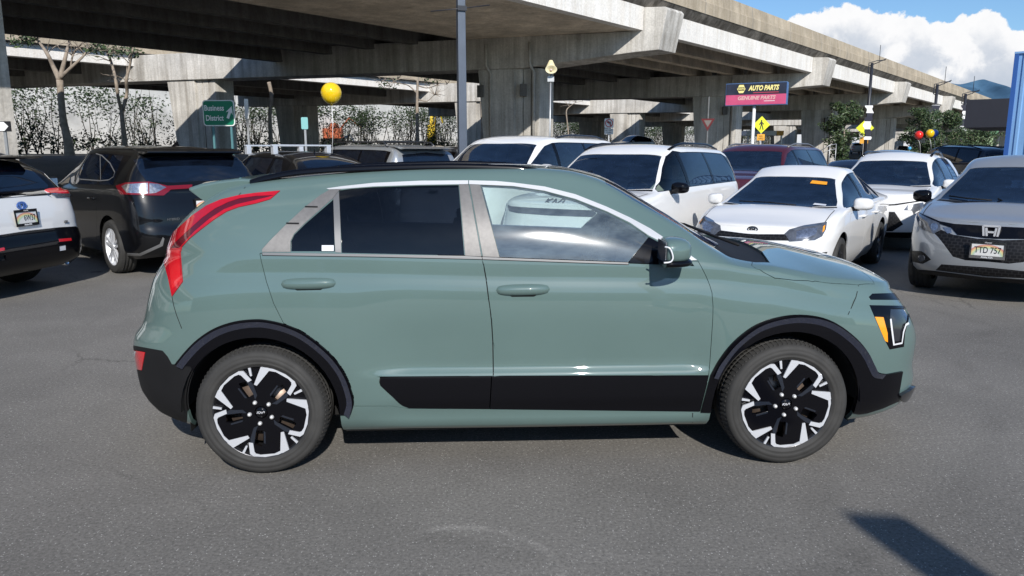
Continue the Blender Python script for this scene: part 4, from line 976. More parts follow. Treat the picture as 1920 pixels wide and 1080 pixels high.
def leafy_tree(px, py, Y, h, w, label, seed):
    f = at(px, py, Y); g = gz(f.x, f.y); o = Vector((f.x, f.y, g)); r = empty('tree', o); tag(r, label, 'tree', 'young leafy trees along the street')
    rnd = random.Random(seed); t = MB(); b = MB(); t.tube([(0, 0, -.1), (.05, 0, h*.3), (-.04, .03, h*.62), (0, 0, h*.97)], [.11, .09, .06, .015], 8)
    for i in range(34):
        z = h*(.09+.87*i/34); a = rnd.uniform(0, 2*PI); prof = (math.sin(PI*min(1, (1-i/34)*.86+.10))**.8); L_ = w*.5*prof*rnd.uniform(.65, 1.1)
        e = Vector((math.cos(a)*L_, math.sin(a)*L_, z+L_*.45)); t.tube([(0, 0, z), e*.5+Vector((0, 0, z*.5-.05)), e], [.035, .025, .01], 5)
        for q in (.45, .75, 1.0):
            c = Vector((0, 0, z)).lerp(e, q); leaves(b, rnd, c, (.38*w/2.6, .38*w/2.6, .34), 46, .11)
    t.build('trunk', M['bark'], r); b.build('crown', M['leaf'], r, recalc=False)
leafy_tree(1580, 296, 62, 5.3, 3.3, 'young leafy street tree in full beside the striped lamp post', 3)
leafy_tree(1722, 290, 62, 5.0, 3.0, 'leafy street tree behind the red balloon', 11)
leafy_tree(1762, 290, 66, 5.0, 3.2, 'leafy street tree behind the yellow balloon', 12)
leafy_tree(1822, 292, 78, 3.8, 4.6, 'low leafy street tree beneath the black fascia', 13)
# ------------------------------------------------------------------ mountain
def mountain():
    D = 3200; prof = [(1640, 190), (1700, 178), (1745, 165), (1776, 156), (1800, 158), (1823, 153), (1837, 149.5), (1848, 149.5), (1860, 157), (1873, 164), (1892, 170), (1925, 180), (1990, 196), (2080, 225)]
    prof = smooth_poly(prof, 6); v = []
    rows = 14
    for k in range(rows+1):
        for p in prof:
            q = at(p[0], p[1], D); f = k/rows; h = q.z*(1-f)**1.15
            w_ = math.sin(p[0]*.09+k*.4)*math.sin(p[0]*.031+1)*(0 < k < rows); v.append((q.x, q.y-f*900+60*w_, max(-2, h)))
    n = len(prof); b = MB(); b.add(v, [(k*n+i, k*n+i+1, (k+1)*n+i+1, (k+1)*n+i) for k in range(rows) for i in range(n-1)], True)
    tag(b.build('mountains', mat('hazy_forest_slope', (.06, .125, .20), 1, var=.30, vscale=.010, spec=0), recalc=True), kind='structure')  # distance haze is put into the blue slope colour
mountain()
# ------------------------------------------------------------------ the other cars on the lot
P_WHITE = paint('white_paint', (.78, .78, .77), 0, .4, .02)
P_BLACK = paint('black_paint', (.004, .0042, .005), 0, .3, .05, coat=.55)
P_SILVER = paint('silver_paint', (.33, .35, .37), .35, .32, .03)
P_GREY = paint('grey_paint', (.10, .105, .11), .5, .38, .03)
P_PALE = paint('pale_silver_paint', (.46, .48, .49), .6, .35, .03)
P_MAROON = paint('maroon_paint', (.075, .010, .014), .2, .35, .04)
P_NAVY = paint('navy_paint', (.012, .018, .035), .2, .32, .05)
def spec(L, W, H, wb, fo, belt, nose, xcb, xh, tail, beltr=None, hoodz=None, rw=.35, wroof=.62, xrs=None, nr=4.4, nf=3.2, zlow=.24, wbelt=.955, deck=None, hood_c=.05, res=(16, 44)):
    """tail = [(x, z) ...] edge of the tail-gate from its bottom up to the roof edge; nose = height of the bonnet's front edge; xcb = wind-screen base at the side; xh = header"""
    hw = W/2; xf, xr = wb/2+fo, wb/2+fo-L; beltr = beltr or belt+.05; hz = hoodz or belt-.02; zh = H-.16
    zr = [(xr+.02, tail[0][1]-.10)]+tail
    for x, z in ((-.35, H-.055), (.0, H-.06), (xh-.22, H-.085)):
        if x > tail[-1][0]+.15: zr.append((x, z))
    zr += [(xh, zh), (xh+(xcb-xh)*.5, zh-(zh-belt)*.47), (xcb, belt+.025), (xcb+.15, hz+.015), (wb/2+.1, hz-.03+.012), (xf-.35, nose+.045), (xf-.12, nose+.02), (xf, nose-.03)]
    zs = [(xr, tail[0][1]-.12), (xr+.15, tail[0][1]-.03), (tail[0][0]+.35, beltr), (0, (belt+beltr)/2), (xcb, belt), (xcb+.15, hz-.01), (wb/2+.1, hz-.06), (xf-.35, nose+.01), (xf-.12, nose-.01), (xf, nose-.05)]
    zc = [(xr+.02, tail[0][1]-.10)]+[(x, z+.012+.05*min(1, (z-tail[0][1])/.4)) for x, z in tail]
    for x, z in ((-.35, H-.005), (.0, H), (xh-.22, H-.025)):
        if x > tail[-1][0]+.15: zc.append((x, z))
    zc += [(xh+.06, zh+.025), (xh+.06+(xcb-xh)*.5, zh-(zh-belt)*.45), (xcb+.17, belt+.03), (xcb+.32, hz+hood_c+.01), (wb/2+.1, hz+hood_c-.03), (xf-.35, nose+.045+hood_c*.6), (xf-.12, nose+.03), (xf, nose-.02)]
    yr = [(xr, hw*.80), (tail[0][0], hw*.82), (tail[-1][0], wroof-.03), (-.2, wroof+.02), (xh, wroof), (xh+(xcb-xh)*.5, (wroof+hw*.86)/2), (xcb, hw*.875), (xcb+.3, hw*.89), (xf, hw*.86)]
    return dict(wb=wb, rw=rw, zm=.6, lv=[zlow, zlow+.03, zlow+.08, .38, .45, .52, .6, .66, .72, .78, .84]+[belt-.14+.02*i for i in range(8) if belt-.14+.02*i > .86]+[belt],
        xr=[(zlow, xr+.12), (.34, xr+.02), (.46, xr), (.6, xr), (.68, xr+.035), (.85, xr+.05), (belt, xr+.13)],
        xf=[(zlow, xf-.12), (.33, xf-.02), (.5, xf), (.65, xf-.015), (.8, xf-.05), (belt, xf-.13)],
        w=[(zlow, hw*.89), (.34, hw*.965), (.5, hw*.985), (.66, hw), (.8, hw*.995), (belt-.1, hw*.985), (belt-.04, hw*(wbelt+.02)), (belt, hw*wbelt)],
        zb=[(xr, zlow+.06), (xr+.5, zlow), (xf-.5, zlow), (xf, zlow+.03)], zs=zs, yr=yr, zr=sorted(zr), zc=sorted(zc),
        xrs=xrs if xrs is not None else xr+.75, xfs=xf-.85, nr=nr, nf=nf, nc=res[0], ns=res[1], belt=belt, H=H, hw=hw, xf_=xf, xr_=xr, xcb=xcb, xh=xh, tail=tail)
def std(name, label, pos, az, sp, side, pm, wins, group='cars parked on the lot', rear=None, glass_side=None, glass_front=None, arch=True, cat='car', lights=None, rims='5', rimmat=None, clad=None, rails=None, mirr=True, inside=True, seatmat=None, doors=(), tailfn=None, z=0, mcol=None, wheels=True, pre=None, wtop=.06, px_first=None, cowl=True, pillars=True, pillar_m=None, res_lines=True):
    c = Car(name, label, pos, az, sp, side, group, cat, z)
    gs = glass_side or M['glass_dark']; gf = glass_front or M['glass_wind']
    if wheels: c.wheel_openings(sp['rw']+.065)
    f = c.f; zr, zs, yr = f['zr'], f['zs'], f['yr']
    P = []
    for w in wins:
        xb0, xt0, xb1, xt1 = w[:4]; n = 8
        top = [(xt1+(xt0-xt1)*i/n) for i in range(n+1)]
        bot = [(xb0+(xb1-xb0)*i/5) for i in range(6)]
        poly = [(x, zs(x)+.02) for x in bot]+[(x, max(zr(x)-wtop, zs(x)+.021)) for x in top]
        P.append((c.carve(poly, 'side'), w[4] if len(w) > 4 else gs))
    xh, xcb = sp['xh'], sp['xcb']
    ws = [(xcb+.15, 0), (xcb+.13, .45), (xcb-.02, yr(xcb-.02)-.055)]+[(x, yr(x)-.045) for x in (xcb-(xcb-xh)*k for k in (.2, .4, .6, .8, .93))]+[(xh+.045, yr(xh)-.10), (xh+.075, .25), (xh+.08, 0)]
    Pw = c.carve(ws, 'top'); Pr = c.carve(*rear) if rear else None
    if inside: c.liner()
    root = c.root
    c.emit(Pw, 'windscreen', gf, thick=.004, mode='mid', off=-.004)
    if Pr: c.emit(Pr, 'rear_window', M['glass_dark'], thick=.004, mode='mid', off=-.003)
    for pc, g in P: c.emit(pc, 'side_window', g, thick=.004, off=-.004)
    if cowl:
        cw = [(xcb+.15, 0), (xcb+.13, .45), (xcb-.01, yr(xcb)-.05), (xcb+.06, yr(xcb)-.03), (xcb+.21, .5), (xcb+.235, 0)]
        c.emit(c.carve(cw, 'top'), 'wiper_cowl', M['black_matt'], mode='mid', off=-.004)
    if pillars and wins:
        xa, xb_ = min(min(w[0], w[1]) for w in wins)-.03, max(w[2] for w in wins)-.02
        if pillars == 'A': xb_ = xcb+.02
        n = 14; tp = [(xb_+(xa-xb_)*i/n) for i in range(n+1)]
        xt_ = [x for x in tp if x < max(w[3] for w in wins)+.25] if pillars != 'A' else tp
        poly = [(xa, zs(xa)+.012), (0, zs(0)+.012), (xb_, zs(xb_)+.012)]+[(x, max(zr(x)-(.012 if pillars == 'A' and x > .15 else wtop-.012), zs(x)+.014)) for x in xt_]
        c.emit(c.carve(poly, 'side'), 'pillar_trim', pillar_m or M['black_gloss'], off=-.001)
    if pre: pre(c)
    if lights: lights(c)
    if clad:
        for poly, mode, nm, mt, md in clad: c.emit(c.carve(poly, mode), nm, mt, mode=md, off=.004, thick=.02)
    if wheels and arch:
        for hx in (-sp['wb']/2, sp['wb']/2):
            n = 22; r0 = sp['rw']+.125; po = [(hx+r0*math.cos(PI*(-.1+1.2*i/n)), sp['rw']+r0*math.sin(PI*(-.1+1.2*i/n))) for i in range(n+1)]
            c.emit(c.carve(po, 'side'), 'wheel_arch_trim', M['black_sat'] if arch is True else arch, off=.006, thick=.03)
    for d in doors:
        c.emit(c.carve(d, 'side'), 'door', pm, shrink=.003, thick=.012)
    c.emit(c.body_piece(), 'body', pm, mode='mid')
    c.floor()
    if wheels: c.arches(w0=.5)
    if inside: interior(c, xcb-.15, xcb-1.15, zb_=sp['belt'], hw=sp['hw']-.24, seatmat=seatmat, xrear=xcb-2.0, headz=min(sp['H']-.28, sp['belt']+.30), zseat=.7)
    if mirr: mirror(c, xcb-.32, sp['hw']-.02, sp['belt']+.055, mcol or pm, sx=.085, sy=.22, sz=.16)
    if cowl and res_lines:
        xa, xz = xcb+.22, sp['xf_']-.30; pts = [c.topat(xa+(xz-xa)*i/10, (yr(xa+(xz-xa)*i/10)-.035)*sp_side(c)) for i in range(11)]
        c.ribbon(pts, .009, 'bonnet_shut_line', M['gap'], off=.002)
    if rails:
        for sd in (-1, 1):
            b = MB(); x0, x1 = rails[:2]; yy = sp['yr'] and yr(0)-.02; n = 12; pts = []
            for i in range(n+1):
                x = x0+(x1-x0)*i/n; p = c.topat(x, yr(x)-.05); e = min(1, 2.2*min(i, n-i)/n+.0); pts.append((x, sd*(yr(x)-.04), p.z+.055*min(1, e*2)))
            b.tube(pts, .020, 8); b.build('roof_rail', rails[2], root)
    if wheels: put_wheels(c, rims, sp['rw'], sp['rw']*.70, .225, rimmat or M['silver_rim'], sp['hw']-.015)
    if doors or True:
        for d in doors:
            xs = [p[0] for p in d]; xm = min(xs)+.16
            p = c.sideat(xm, sp['belt']-.13)
            for sd in (-1, 1):
                b = MB(); b.tube([(xm-.11, sd*(abs(p.y)-.01), p.z), (xm-.09, sd*(abs(p.y)+.028), p.z), (xm+.09, sd*(abs(p.y)+.028), p.z), (xm+.11, sd*(abs(p.y)-.01), p.z)], .014, 8); b.build('handle', pm, root)
    return c
sp_side = lambda c: c.side
def door_polys(c_zs, xs, zlo, sl=.06, zsh=.03):
    out = []
    for a, b_ in zip(xs[:-1], xs[1:]): out.append([(a+.02, c_zs(a)-zsh), (a, .7), (a-.02, zlo), (b_-.02, zlo), (b_, .7), (b_+.02, c_zs(b_)-zsh)])
    return out
PX = lambda pts, ox, oy, k: [(ox+k*x, oy+k*y) for x, y in pts]
BOXR = (lambda yb, yt, zb, zt: ([(-.01, zb), (yb, zb), (yb*1.0, zb+.04), (yt, zt), (-.01, zt)], 'rear'))
def plate(c, txt, x, y, z, tilt, front, frame_m=None, w=.305, h=.152, frmtop='Hawaii'):
    """number plate with a pale rainbow ground, dark frame; tilt in radians"""
    sg = 1 if front else -1
    r = empty('number_plate', (x, y, z), 0, c.root)
    T = Matrix.Rotation(PI/2*sg, 4, 'Z') @ Matrix.Rotation(PI/2-tilt, 4, 'X')
    r.matrix_local = Matrix.Translation((x, y, z)) @ T
    m, nt, p = _new('plate_ground'); tc = N(nt, 'ShaderNodeTexCoord'); gr = N(nt, 'ShaderNodeTexGradient', gradient_type='SPHERICAL'); mp = N(nt, 'ShaderNodeMapping'); mp.inputs['Location'].default_value = (.0, .55, 0); mp.inputs['Scale'].default_value = (5.2, 7.2, 5); L(nt, tc.outputs['Object'], mp.inputs[0]); L(nt, mp.outputs[0], gr.inputs[0])
    cr = N(nt, 'ShaderNodeValToRGB'); e = cr.color_ramp; e.elements[0].position = .0; e.elements[0].color = (.72, .72, .70, 1); e.elements[1].position = .40; e.elements[1].color = (.72, .72, .70, 1)
    for ps, co in ((.06, (.62, .22, .20)), (.14, (.75, .50, .25)), (.22, (.72, .68, .35)), (.30, (.45, .62, .45))): q = e.elements.new(ps); q.color = c4(co)
    L(nt, gr.outputs[0], cr.inputs[0]); L(nt, cr.outputs[0], p.inputs['Base Color']); p.inputs['Roughness'].default_value = .4
    b = MB(); b.box(-w/2, w/2, -h/2, h/2, 0, .003); b.build('plate_panel', m, r)
    b = MB(); o = .012
    for q in ((-w/2-o, w/2+o, h/2-.012, h/2+o+.006), (-w/2-o, w/2+o, -h/2-o-.006, -h/2+.014), (-w/2-o, -w/2+.004, -h/2+.014, h/2-.012), (w/2-.004, w/2+o, -h/2+.014, h/2-.012)): b.box(q[0], q[1], q[2], q[3], .001, .008)
    b.build('plate_frame', frame_m or M['black_matt'], r)
    text_obj(txt, 'plate_number', .094, M['plate_ink'], r, Matrix.Translation((.045 if len(txt) < 5 else 0, -.004, .0035)), ext=.0006, sx=.70, bold=.001)
    text_obj(frmtop, 'frame_lettering', .024, M['white_lens'], r, Matrix.Translation((0, h/2+.004, .0085)), ext=.0004, shear=.2)
    text_obj('Aloha KIA', 'frame_lettering', .026, M['white_lens'], r, Matrix.Translation((0, -h/2-.002, .0085)), ext=.0004, bold=.0008)
    return r
M['plate_ink'] = mat('plate_ink', (.02, .02, .03), .5)
def emblem(c, strokes, p, right, up, size, m, wd=.2, name='emblem', parent=None, depth=.006):
    r = Vector(right).normalized(); u = Vector(up).normalized(); n = r.cross(u).normalized(); b = MB(); p = Vector(p)
    for st in strokes:
        q = [p+r*a*size+u*b_*size for a, b_ in st]
        for a, e in zip(q, q[1:]):
            d = (e-a).normalized(); t = n.cross(d).normalized()*wd*size/2
            v = [a+t, a-t, e-t, e+t]; b.add([x+n*depth for x in v]+[x-n*depth for x in v], [(0, 1, 2, 3), (0, 4, 5, 1), (1, 5, 6, 2), (2, 6, 7, 3), (3, 7, 4, 0)])
    return b.build(name, m, parent or c.root)
def oval(n, a, b_): return [(a*math.cos(2*PI*i/n), b_*math.sin(2*PI*i/n)) for i in range(n+1)]
# ---- white hybrid SUV cut by the picture edge (seen from behind)
def suv_rear_white():
    sp = spec(4.60, 1.855, 1.69, 2.69, .92, 1.08, .98, 1.02, .35, [(-2.10, 1.19), (-2.0, 1.33), (-1.88, 1.47), (-1.74, 1.565), (-1.5, 1.605)], rw=.35, wroof=.66, wbelt=1.0, nr=8, xrs=-1.6)
    k = lambda pts: PX(pts, 0, 280, .2407)
    def lights(c):
        c.emit(c.carve([(-60, 283), (62, 290), (78, 301), (131, 349), (125, 351.5), (91, 354), (83, 357), (60, 361), (-60, 366)]), 'tailgate_trim', M['black_gloss'], mode='mid', off=-.002)
        a = c.carve(k([(345, 318), (380, 309), (540, 296), (572, 300), (575, 345), (520, 345), (400, 345)])); w = c.carve(k([(385, 345), (520, 345), (575, 345), (572, 368), (530, 374), (430, 376)]))
        c.emit(a, 'tail_lamp', M['red_bright'], off=.012, thick=.03); c.emit(w, 'tail_lamp_lens', M['lamp_chrome'], off=.012, thick=.03)
        c.emit(c.carve(k([(450, 698), (552, 689), (556, 711), (455, 721)])), 'reflector', M['red_bright'], off=.006)
        c.emit(c.carve(k([(458, 755), (506, 746), (509, 783), (460, 791)])), 'bumper_sticker', M['white_lens'], mode='one', off=.007, thick=.001)
        c.emit(c.carve(k([(-600, 735), (-200, 690), (0, 657), (450, 608), (585, 600), (640, 640), (640, 900), (540, 900), (0, 975), (-600, 1100)])), 'bumper', M['black_gloss'], mode='mid', off=.01, thick=.03)
        c.emit(c.carve(k([(-400, 385), (0, 352), (335, 322), (400, 375), (345, 350), (0, 368), (-400, 400)])), 'tailgate_trim', M['chrome'], mode='mid', off=.006)
    yk = ([(-.01, 1.20), (.62, 1.21), (.66, 1.24), (.58, 1.40), (.52, 1.53), (-.01, 1.55)], 'rear')
    c = std('sport_utility', 'white hybrid SUV with black roof and bumper, rear facing us, cut by the picture edge', (-7.80, 8.95), -81, sp, -1, P_WHITE, [(-.95, -.95, -.02, .02), (.02, .06, 1.0, .3)], rear=yk, lights=lights, rimmat=M['grey_rim'], mirr=True,
        clad=[([(-1.55, 1.595), (.3, 1.595), (.3, 1.8), (-1.9, 1.8)], 'side', 'roof_panel', M['black_gloss'], 'mid')], px_first=True)
    b = MB(); s_ = [(-1.72, 1.60), (-2.02, 1.585), (-2.06, 1.572), (-1.95, 1.55), (-1.75, 1.56)]
    b.prism(s_, lambda x, z, y: Vector((x, y, z+.035*(1-(y/.66)**2))), -.64, .64); b.build('tail_spoiler', M['black_gloss'], c.root, bevel=.01)
    p = c.endat(0, .86, front=False); plate(c, '6W37', p.x-.012, 0, .90, .10, False)
    p = c.endat(0, 1.035, front=False); emblem(c, [oval(20, 1, .68), oval(14, .45, .62), [(-.8, .38), (0, .5), (.8, .38)]], (p.x-.01, 0, 1.035), (0, -1, 0), (0, 0, 1), .062, M['badge_blue'], .22)
    p = c.endat(-.60, .80, front=False); text_obj('XSE', 'model_badge', .04, M['grey_rim'], c.root, frame((p.x-.012, -.60, .80), (0, -1, 0), (0, 0, 1)), ext=.003)
    b = MB(); Y = lambda a, d, h: Vector((h, -.62+a, .30+d)); x0 = sp['xr_']+.12; b.lathe([(.038, x0+.2), (.041, x0-.02), (.034, x0-.02), (.033, x0+.1), (.0, x0+.1)], Y, 20); b.build('exhaust_pipe', M['chrome'], c.root)
    b = MB(); b.tube([(-2.125, .1, 1.16), (-2.12, -.2, 1.165), (-2.11, -.36, 1.17)], .018, 6); b.build('rear_wiper', M['black_matt'], c.root)
M['badge_blue'] = mat('chrome_blue_badge', (.10, .22, .62), .2, .7)
suv_rear_white()
# ---- black SUV seen from behind and to one side
def suv_black():
    sp = spec(4.80, 1.93, 1.735, 2.85, .95, 1.13, 1.02, .98, .30, [(-2.28, 1.14), (-2.16, 1.32), (-2.04, 1.48), (-1.92, 1.59), (-1.65, 1.645)], rw=.365, wroof=.64)
    k = lambda pts: PX(pts, 0, 240, .2963)
    def lights(c):
        whl = k([(772, 370), (800, 357), (936, 349), (938, 416), (806, 412)]); wh2 = k([(945, 351), (1000, 356), (1052, 378), (985, 412), (945, 416)])
        a, w2 = c.carve(whl), c.carve(wh2); r = c.carve(k([(736, 368), (800, 347), (940, 341), (1060, 368), (1215, 360), (1215, 384), (1080, 392), (1035, 428), (940, 428), (766, 420)]))
        c.emit(a, 'tail_lamp_lens', M['lamp_chrome'], off=.012, thick=.03); c.emit(w2, 'tail_lamp_lens', M['lamp_chrome'], off=.012, thick=.03); c.emit(r, 'tail_lamp', M['red_soft'], off=.012, thick=.03)
        c.emit(c.carve(k([(806, 792), (880, 795), (1010, 735), (1030, 690), (1040, 700), (1030, 745), (890, 808), (812, 806)])), 'bumper_trim', M['belt'], off=.008)
        for px in ([(110, 331), (150, 336), (188, 339), (204, 337.5), (213, 331.5), (215.5, 323), (206.5, 306), (191, 291.5), (180, 288), (135, 285.5), (128, 285.5), (100, 289), (71, 303)], [(131, 285.5), (121, 308), (112, 331)], [(137, 286), (127, 312), (119, 337)], [(188, 290.5), (188.5, 315), (189, 338)]):
            p = c.pline(px)
            if len(p) > 2: c.ribbon(p, .016, 'window_surround', M['belt'], off=.003)
        for px in ([(970, 430), (972, 520), (985, 590), (1100, 610)], [(780, 725), (890, 722), (1000, 690)]):
            p = c.pline(k(px))
            if len(p) > 1: c.ribbon(p, .006, 'shut_line', M['gap'])
    rg = (k([(842, 200), (1000, 180), (1345, 186), (1500, 318), (1385, 326), (1100, 345), (930, 338), (885, 280)]), 'px')
    c = std('sport_utility', 'shiny black SUV parked rear towards us, silver split-spoke wheel, behind the green car tail', (-5.82, 11.87), -46, sp, 1, P_BLACK, [(.06, .1, 1.0, .25), (-.95, -.86, -.02, .0), (-1.58, -1.35, -1.03, -.98)], rear=None, lights=lights, rims='5d', rimmat=M['alu'], arch=False, wtop=.075,
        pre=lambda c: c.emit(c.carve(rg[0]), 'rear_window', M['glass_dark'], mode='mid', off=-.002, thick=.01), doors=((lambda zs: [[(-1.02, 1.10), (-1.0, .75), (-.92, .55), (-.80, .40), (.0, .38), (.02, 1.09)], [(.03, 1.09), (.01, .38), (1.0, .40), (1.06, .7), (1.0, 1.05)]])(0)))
    b = MB(); s_ = [(-1.62, 1.685), (-1.9, 1.68), (-2.16, 1.645), (-2.17, 1.625), (-2.0, 1.60), (-1.85, 1.62)]
    b.prism(s_, lambda x, z, y: Vector((x-.06*(1-(y/.66)**2), y, z+.03*(1-(y/.66)**2))), -.65, .65); b.build('tail_spoiler', P_BLACK, c.root, bevel=.01)
    for poly in ([(-1.64, -1.37, -.0)],): pass
    b = MB(); z0 = 1.715; b.hexa([(-1.55, -.02, z0), (-1.38, -.02, z0), (-1.38, .02, z0), (-1.55, .02, z0), (-1.56, -.004, z0+.06), (-1.50, -.004, z0+.06), (-1.50, .004, z0+.06), (-1.56, .004, z0+.06)]); b.build('roof_aerial', M['black_gloss'], c.root)
    p = c.endat(0, .93, front=False); plate(c, '', p.x-.012, 0, .93, .05, False)
    p = c.hit(*k([(1095, 578)])[0]); n = c.normal(p); u = Vector((0, 0, 1)); r = u.cross(n); text_obj('HYBRID', 'model_badge', .045, M['chrome'], c.root, frame(p+n*.006, r, u), ext=.003, shear=.2)
    b = MB(); b.tube([(-2.27, -.05, 1.22), (-2.26, -.3, 1.225), (-2.24, -.55, 1.21)], [.03, .02, .012], 6); b.build('rear_wiper', M['black_matt'], c.root)
suv_black()
def suv_bars():
    sp = spec(4.65, 1.86, 1.66, 2.75, .93, 1.06, .97, .98, .30, [(-2.2, 1.08), (-2.1, 1.2), (-1.85, 1.38), (-1.5, 1.52), (-1.15, 1.575)], rw=.35, wroof=.62)
    c = std('sport_utility', 'glossy black fastback SUV carrying two silver roof bars', (-4.5, 14.9), -46, sp, 1, P_BLACK, [(.06, .1, .98, .25), (-.92, -.86, -.02, .0), (-1.55, -1.2, -.99, -.95)],
        rear=([(-1.3, -.01), (-1.3, .5), (-2.02, .60), (-2.06, .45), (-2.07, -.01)], 'top'), rims='5', wtop=.07, arch=False)
    for x in (-.78, .22):
        b = MB(); zt = sp['H']+.10; b.box(x-.04, x+.04, -.62, .62, zt-.022, zt+.008)
        for y in (-.56, .56): b.box(x-.05, x+.05, y-.045, y+.045, sp['H']-.07, zt-.022)
        b.build('roof_bar', M['alu'], c.root, bevel=.006)
    b = MB(); b.tube([(-1.2, 0, 1.6), (-1.23, 0, 1.72)], [.02, .006], 6); b.build('roof_aerial', M['black_gloss'], c.root)
suv_bars()
def van():
    sp = spec(5.15, 2.02, 1.80, 3.09, .95, 1.10, .98, 1.15, .45, [(-2.48, 1.15), (-2.42, 1.35), (-2.34, 1.55), (-2.22, 1.66), (-2.0, 1.715)], rw=.35, wroof=.70)
    c = std('minivan', 'pale grey minivan with a roof rack, between the black fastback and the white truck', (-3.45, 17.3), -46, sp, 1, P_PALE, [(.12, .15, 1.2, .42), (-1.15, -1.1, .04, .07), (-2.1, -2.0, -1.22, -1.16)], rear=([(-.01, 1.2), (.66, 1.2), (.60, 1.58), (-.01, 1.62)], 'rear'), rims='5', arch=False, wtop=.07)
    for sd in (-1, 1):
        b = MB(); b.tube([(-1.9, sd*.62, 1.74), (-1.75, sd*.62, 1.83), (.0, sd*.64, 1.845), (.2, sd*.64, 1.76)], .02, 6); b.build('roof_rail', M['grey_rim'], c.root)
    for x in (-1.5, -.5): b = MB(); b.box(x-.05, x+.05, -.62, .62, 1.845, 1.865); b.build('roof_bar', M['grey_rim'], c.root)
    b = MB(); s_ = [(-2.0, 1.765), (-2.3, 1.74), (-2.5, 1.70), (-2.36, 1.68)]; b.prism(s_, lambda x, z, y: Vector((x, y, z)), -.66, .66); b.build('tail_spoiler', P_PALE, c.root, bevel=.01)
    b = MB(); b.tube([(.9, .72, 1.2), (.8, .74, 2.0)], [.008, .004], 5); b.build('roof_aerial', M['black_matt'], c.root)
van()
def suv_far_grey():
    sp = spec(4.9, 1.95, 1.78, 2.9, .95, 1.10, .98, 1.05, .35, [(-2.4, 1.15), (-2.33, 1.35), (-2.25, 1.55), (-2.12, 1.65), (-1.9, 1.70)], rw=.36, wroof=.66, res=(12, 30))
    std('sport_utility', 'dull grey SUV mostly hidden between the minivan and the white truck', (-2.3, 19.8), -46, sp, 1, P_GREY, [(.1, .12, 1.05, .35), (-1.0, -.95, .02, .04), (-2.0, -1.9, -1.07, -1.02)], rear=([(-.01, 1.2), (.64, 1.2), (.58, 1.58), (-.01, 1.6)], 'rear'), arch=False, wtop=.07)
suv_far_grey()
# ---- cars facing us
def front_marks(c, z, size=.085, m=None, x=None):
    p = c.endat(0, z); emblem(c, LOGO, (p.x+.008, 0, z), (0, 1, 0), (-.2, 0, 1), size/1.4, m or M['gap'], .26)
def truck_white():
    sp = spec(5.35, 2.05, 1.93, 3.07, 1.0, 1.30, 1.14, 1.10, .45, [(-2.62, 1.28), (-2.56, 1.5), (-2.48, 1.70), (-2.38, 1.80), (-2.1, 1.86)], rw=.40, wroof=.78, hoodz=1.25); sp.update(ra=.09, rb=.10, crown=3.2)
    c = std('sport_utility', 'big white full-size SUV with tall windscreen, above the green car roof', (.1, 14.2), 214, sp, 1, P_WHITE, [(.12, .14, 1.12, .45), (-1.0, -.98, .03, .05), (-2.3, -2.25, -1.08, -1.05)], rear=([(-.01, 1.33), (.7, 1.33), (.62, 1.75), (-.01, 1.77)], 'rear'), arch=False, wtop=.08, glass_side=M['glass_wind'], rails=(-2.1, -.1, M['grey_rim']))
    front_marks(c, 1.0)
truck_white()
def ev_white():
    sp = spec(5.01, 1.98, 1.75, 3.10, .93, 1.10, .97, 1.12, .42, [(-2.42, 1.12), (-2.36, 1.3), (-2.28, 1.5), (-2.16, 1.60), (-1.95, 1.665)], rw=.38, wroof=.70, hood_c=.045); sp.update(ra=.09, rb=.10, crown=3.2)
    def lights(c):
        c.emit(c.carve([(-.01, .925), (.70, .925), (.80, .94), (.72, .86), (.55, .845), (-.01, .84)], 'front'), 'light_bar', M['black_gloss'], mode='mid', off=.004)
        c.emit(c.carve([(.84, .96), (.93, .95), (.985, .60), (.95, .58), (.88, .66)], 'front'), 'headlamp', M['lamp_dark'], off=.006)
        c.emit(c.carve([(-.01, .20), (.95, .20), (.92, .45), (.70, .58), (-.01, .58)], 'front'), 'lower_grille', M['black_sat'], mode='mid', off=.004)
    c = std('sport_utility', 'tall white electric SUV with black mirrors and rails, partly seen through the green car', (1.83, 11.57), 213.7, sp, 1, P_WHITE, [(.13, .16, 1.12, .45, M['glass_clear']), (-.95, -.92, .04, .06), (-2.15, -2.0, -1.03, -1.0)], rear=([(-.01, 1.15), (.66, 1.15), (.58, 1.52), (-.01, 1.54)], 'rear'), lights=lights, arch=M['black_gloss'], wtop=.07, rails=(-1.9, .25, M['black_gloss']), mcol=M['black_gloss'], seatmat=M['seat_light'], pillars='A')
    p = c.endat(0, .97); emblem(c, LOGO, (p.x-.045, 0, c.topat(p.x-.045, 0).z+.008), (0, 1, 0), (-.6, 0, .8), .098, M['gap'], .17)
    b = MB(); p = c.topat(1.22, .1); b.box(1.0, 1.02, .42, .50, 1.13, 1.16); b.build('window_tag', M['white_lens'], c.root)
ev_white()
def suv_maroon():
    sp = spec(5.0, 1.98, 1.80, 2.9, .95, 1.22, 1.08, 1.05, .42, [(-2.45, 1.2), (-2.38, 1.4), (-2.3, 1.58), (-2.18, 1.68), (-1.9, 1.735)], rw=.37, wroof=.70, res=(12, 34)); sp.update(ra=.09, rb=.10, crown=3)
    std('sport_utility', 'maroon SUV with roof rails, under the red and black shop sign', (5.45, 16.9), 217, sp, 1, P_MAROON, [(.1, .12, 1.07, .42, M['glass_wind']), (-1.0, -.95, .02, .04), (-2.1, -2.0, -1.07, -1.02)], rear=([(-.01, 1.25), (.64, 1.25), (.58, 1.6), (-.01, 1.62)], 'rear'), arch=False, wtop=.07, rails=(-1.9, .15, M['belt']), seatmat=M['seat_light'])
suv_maroon()
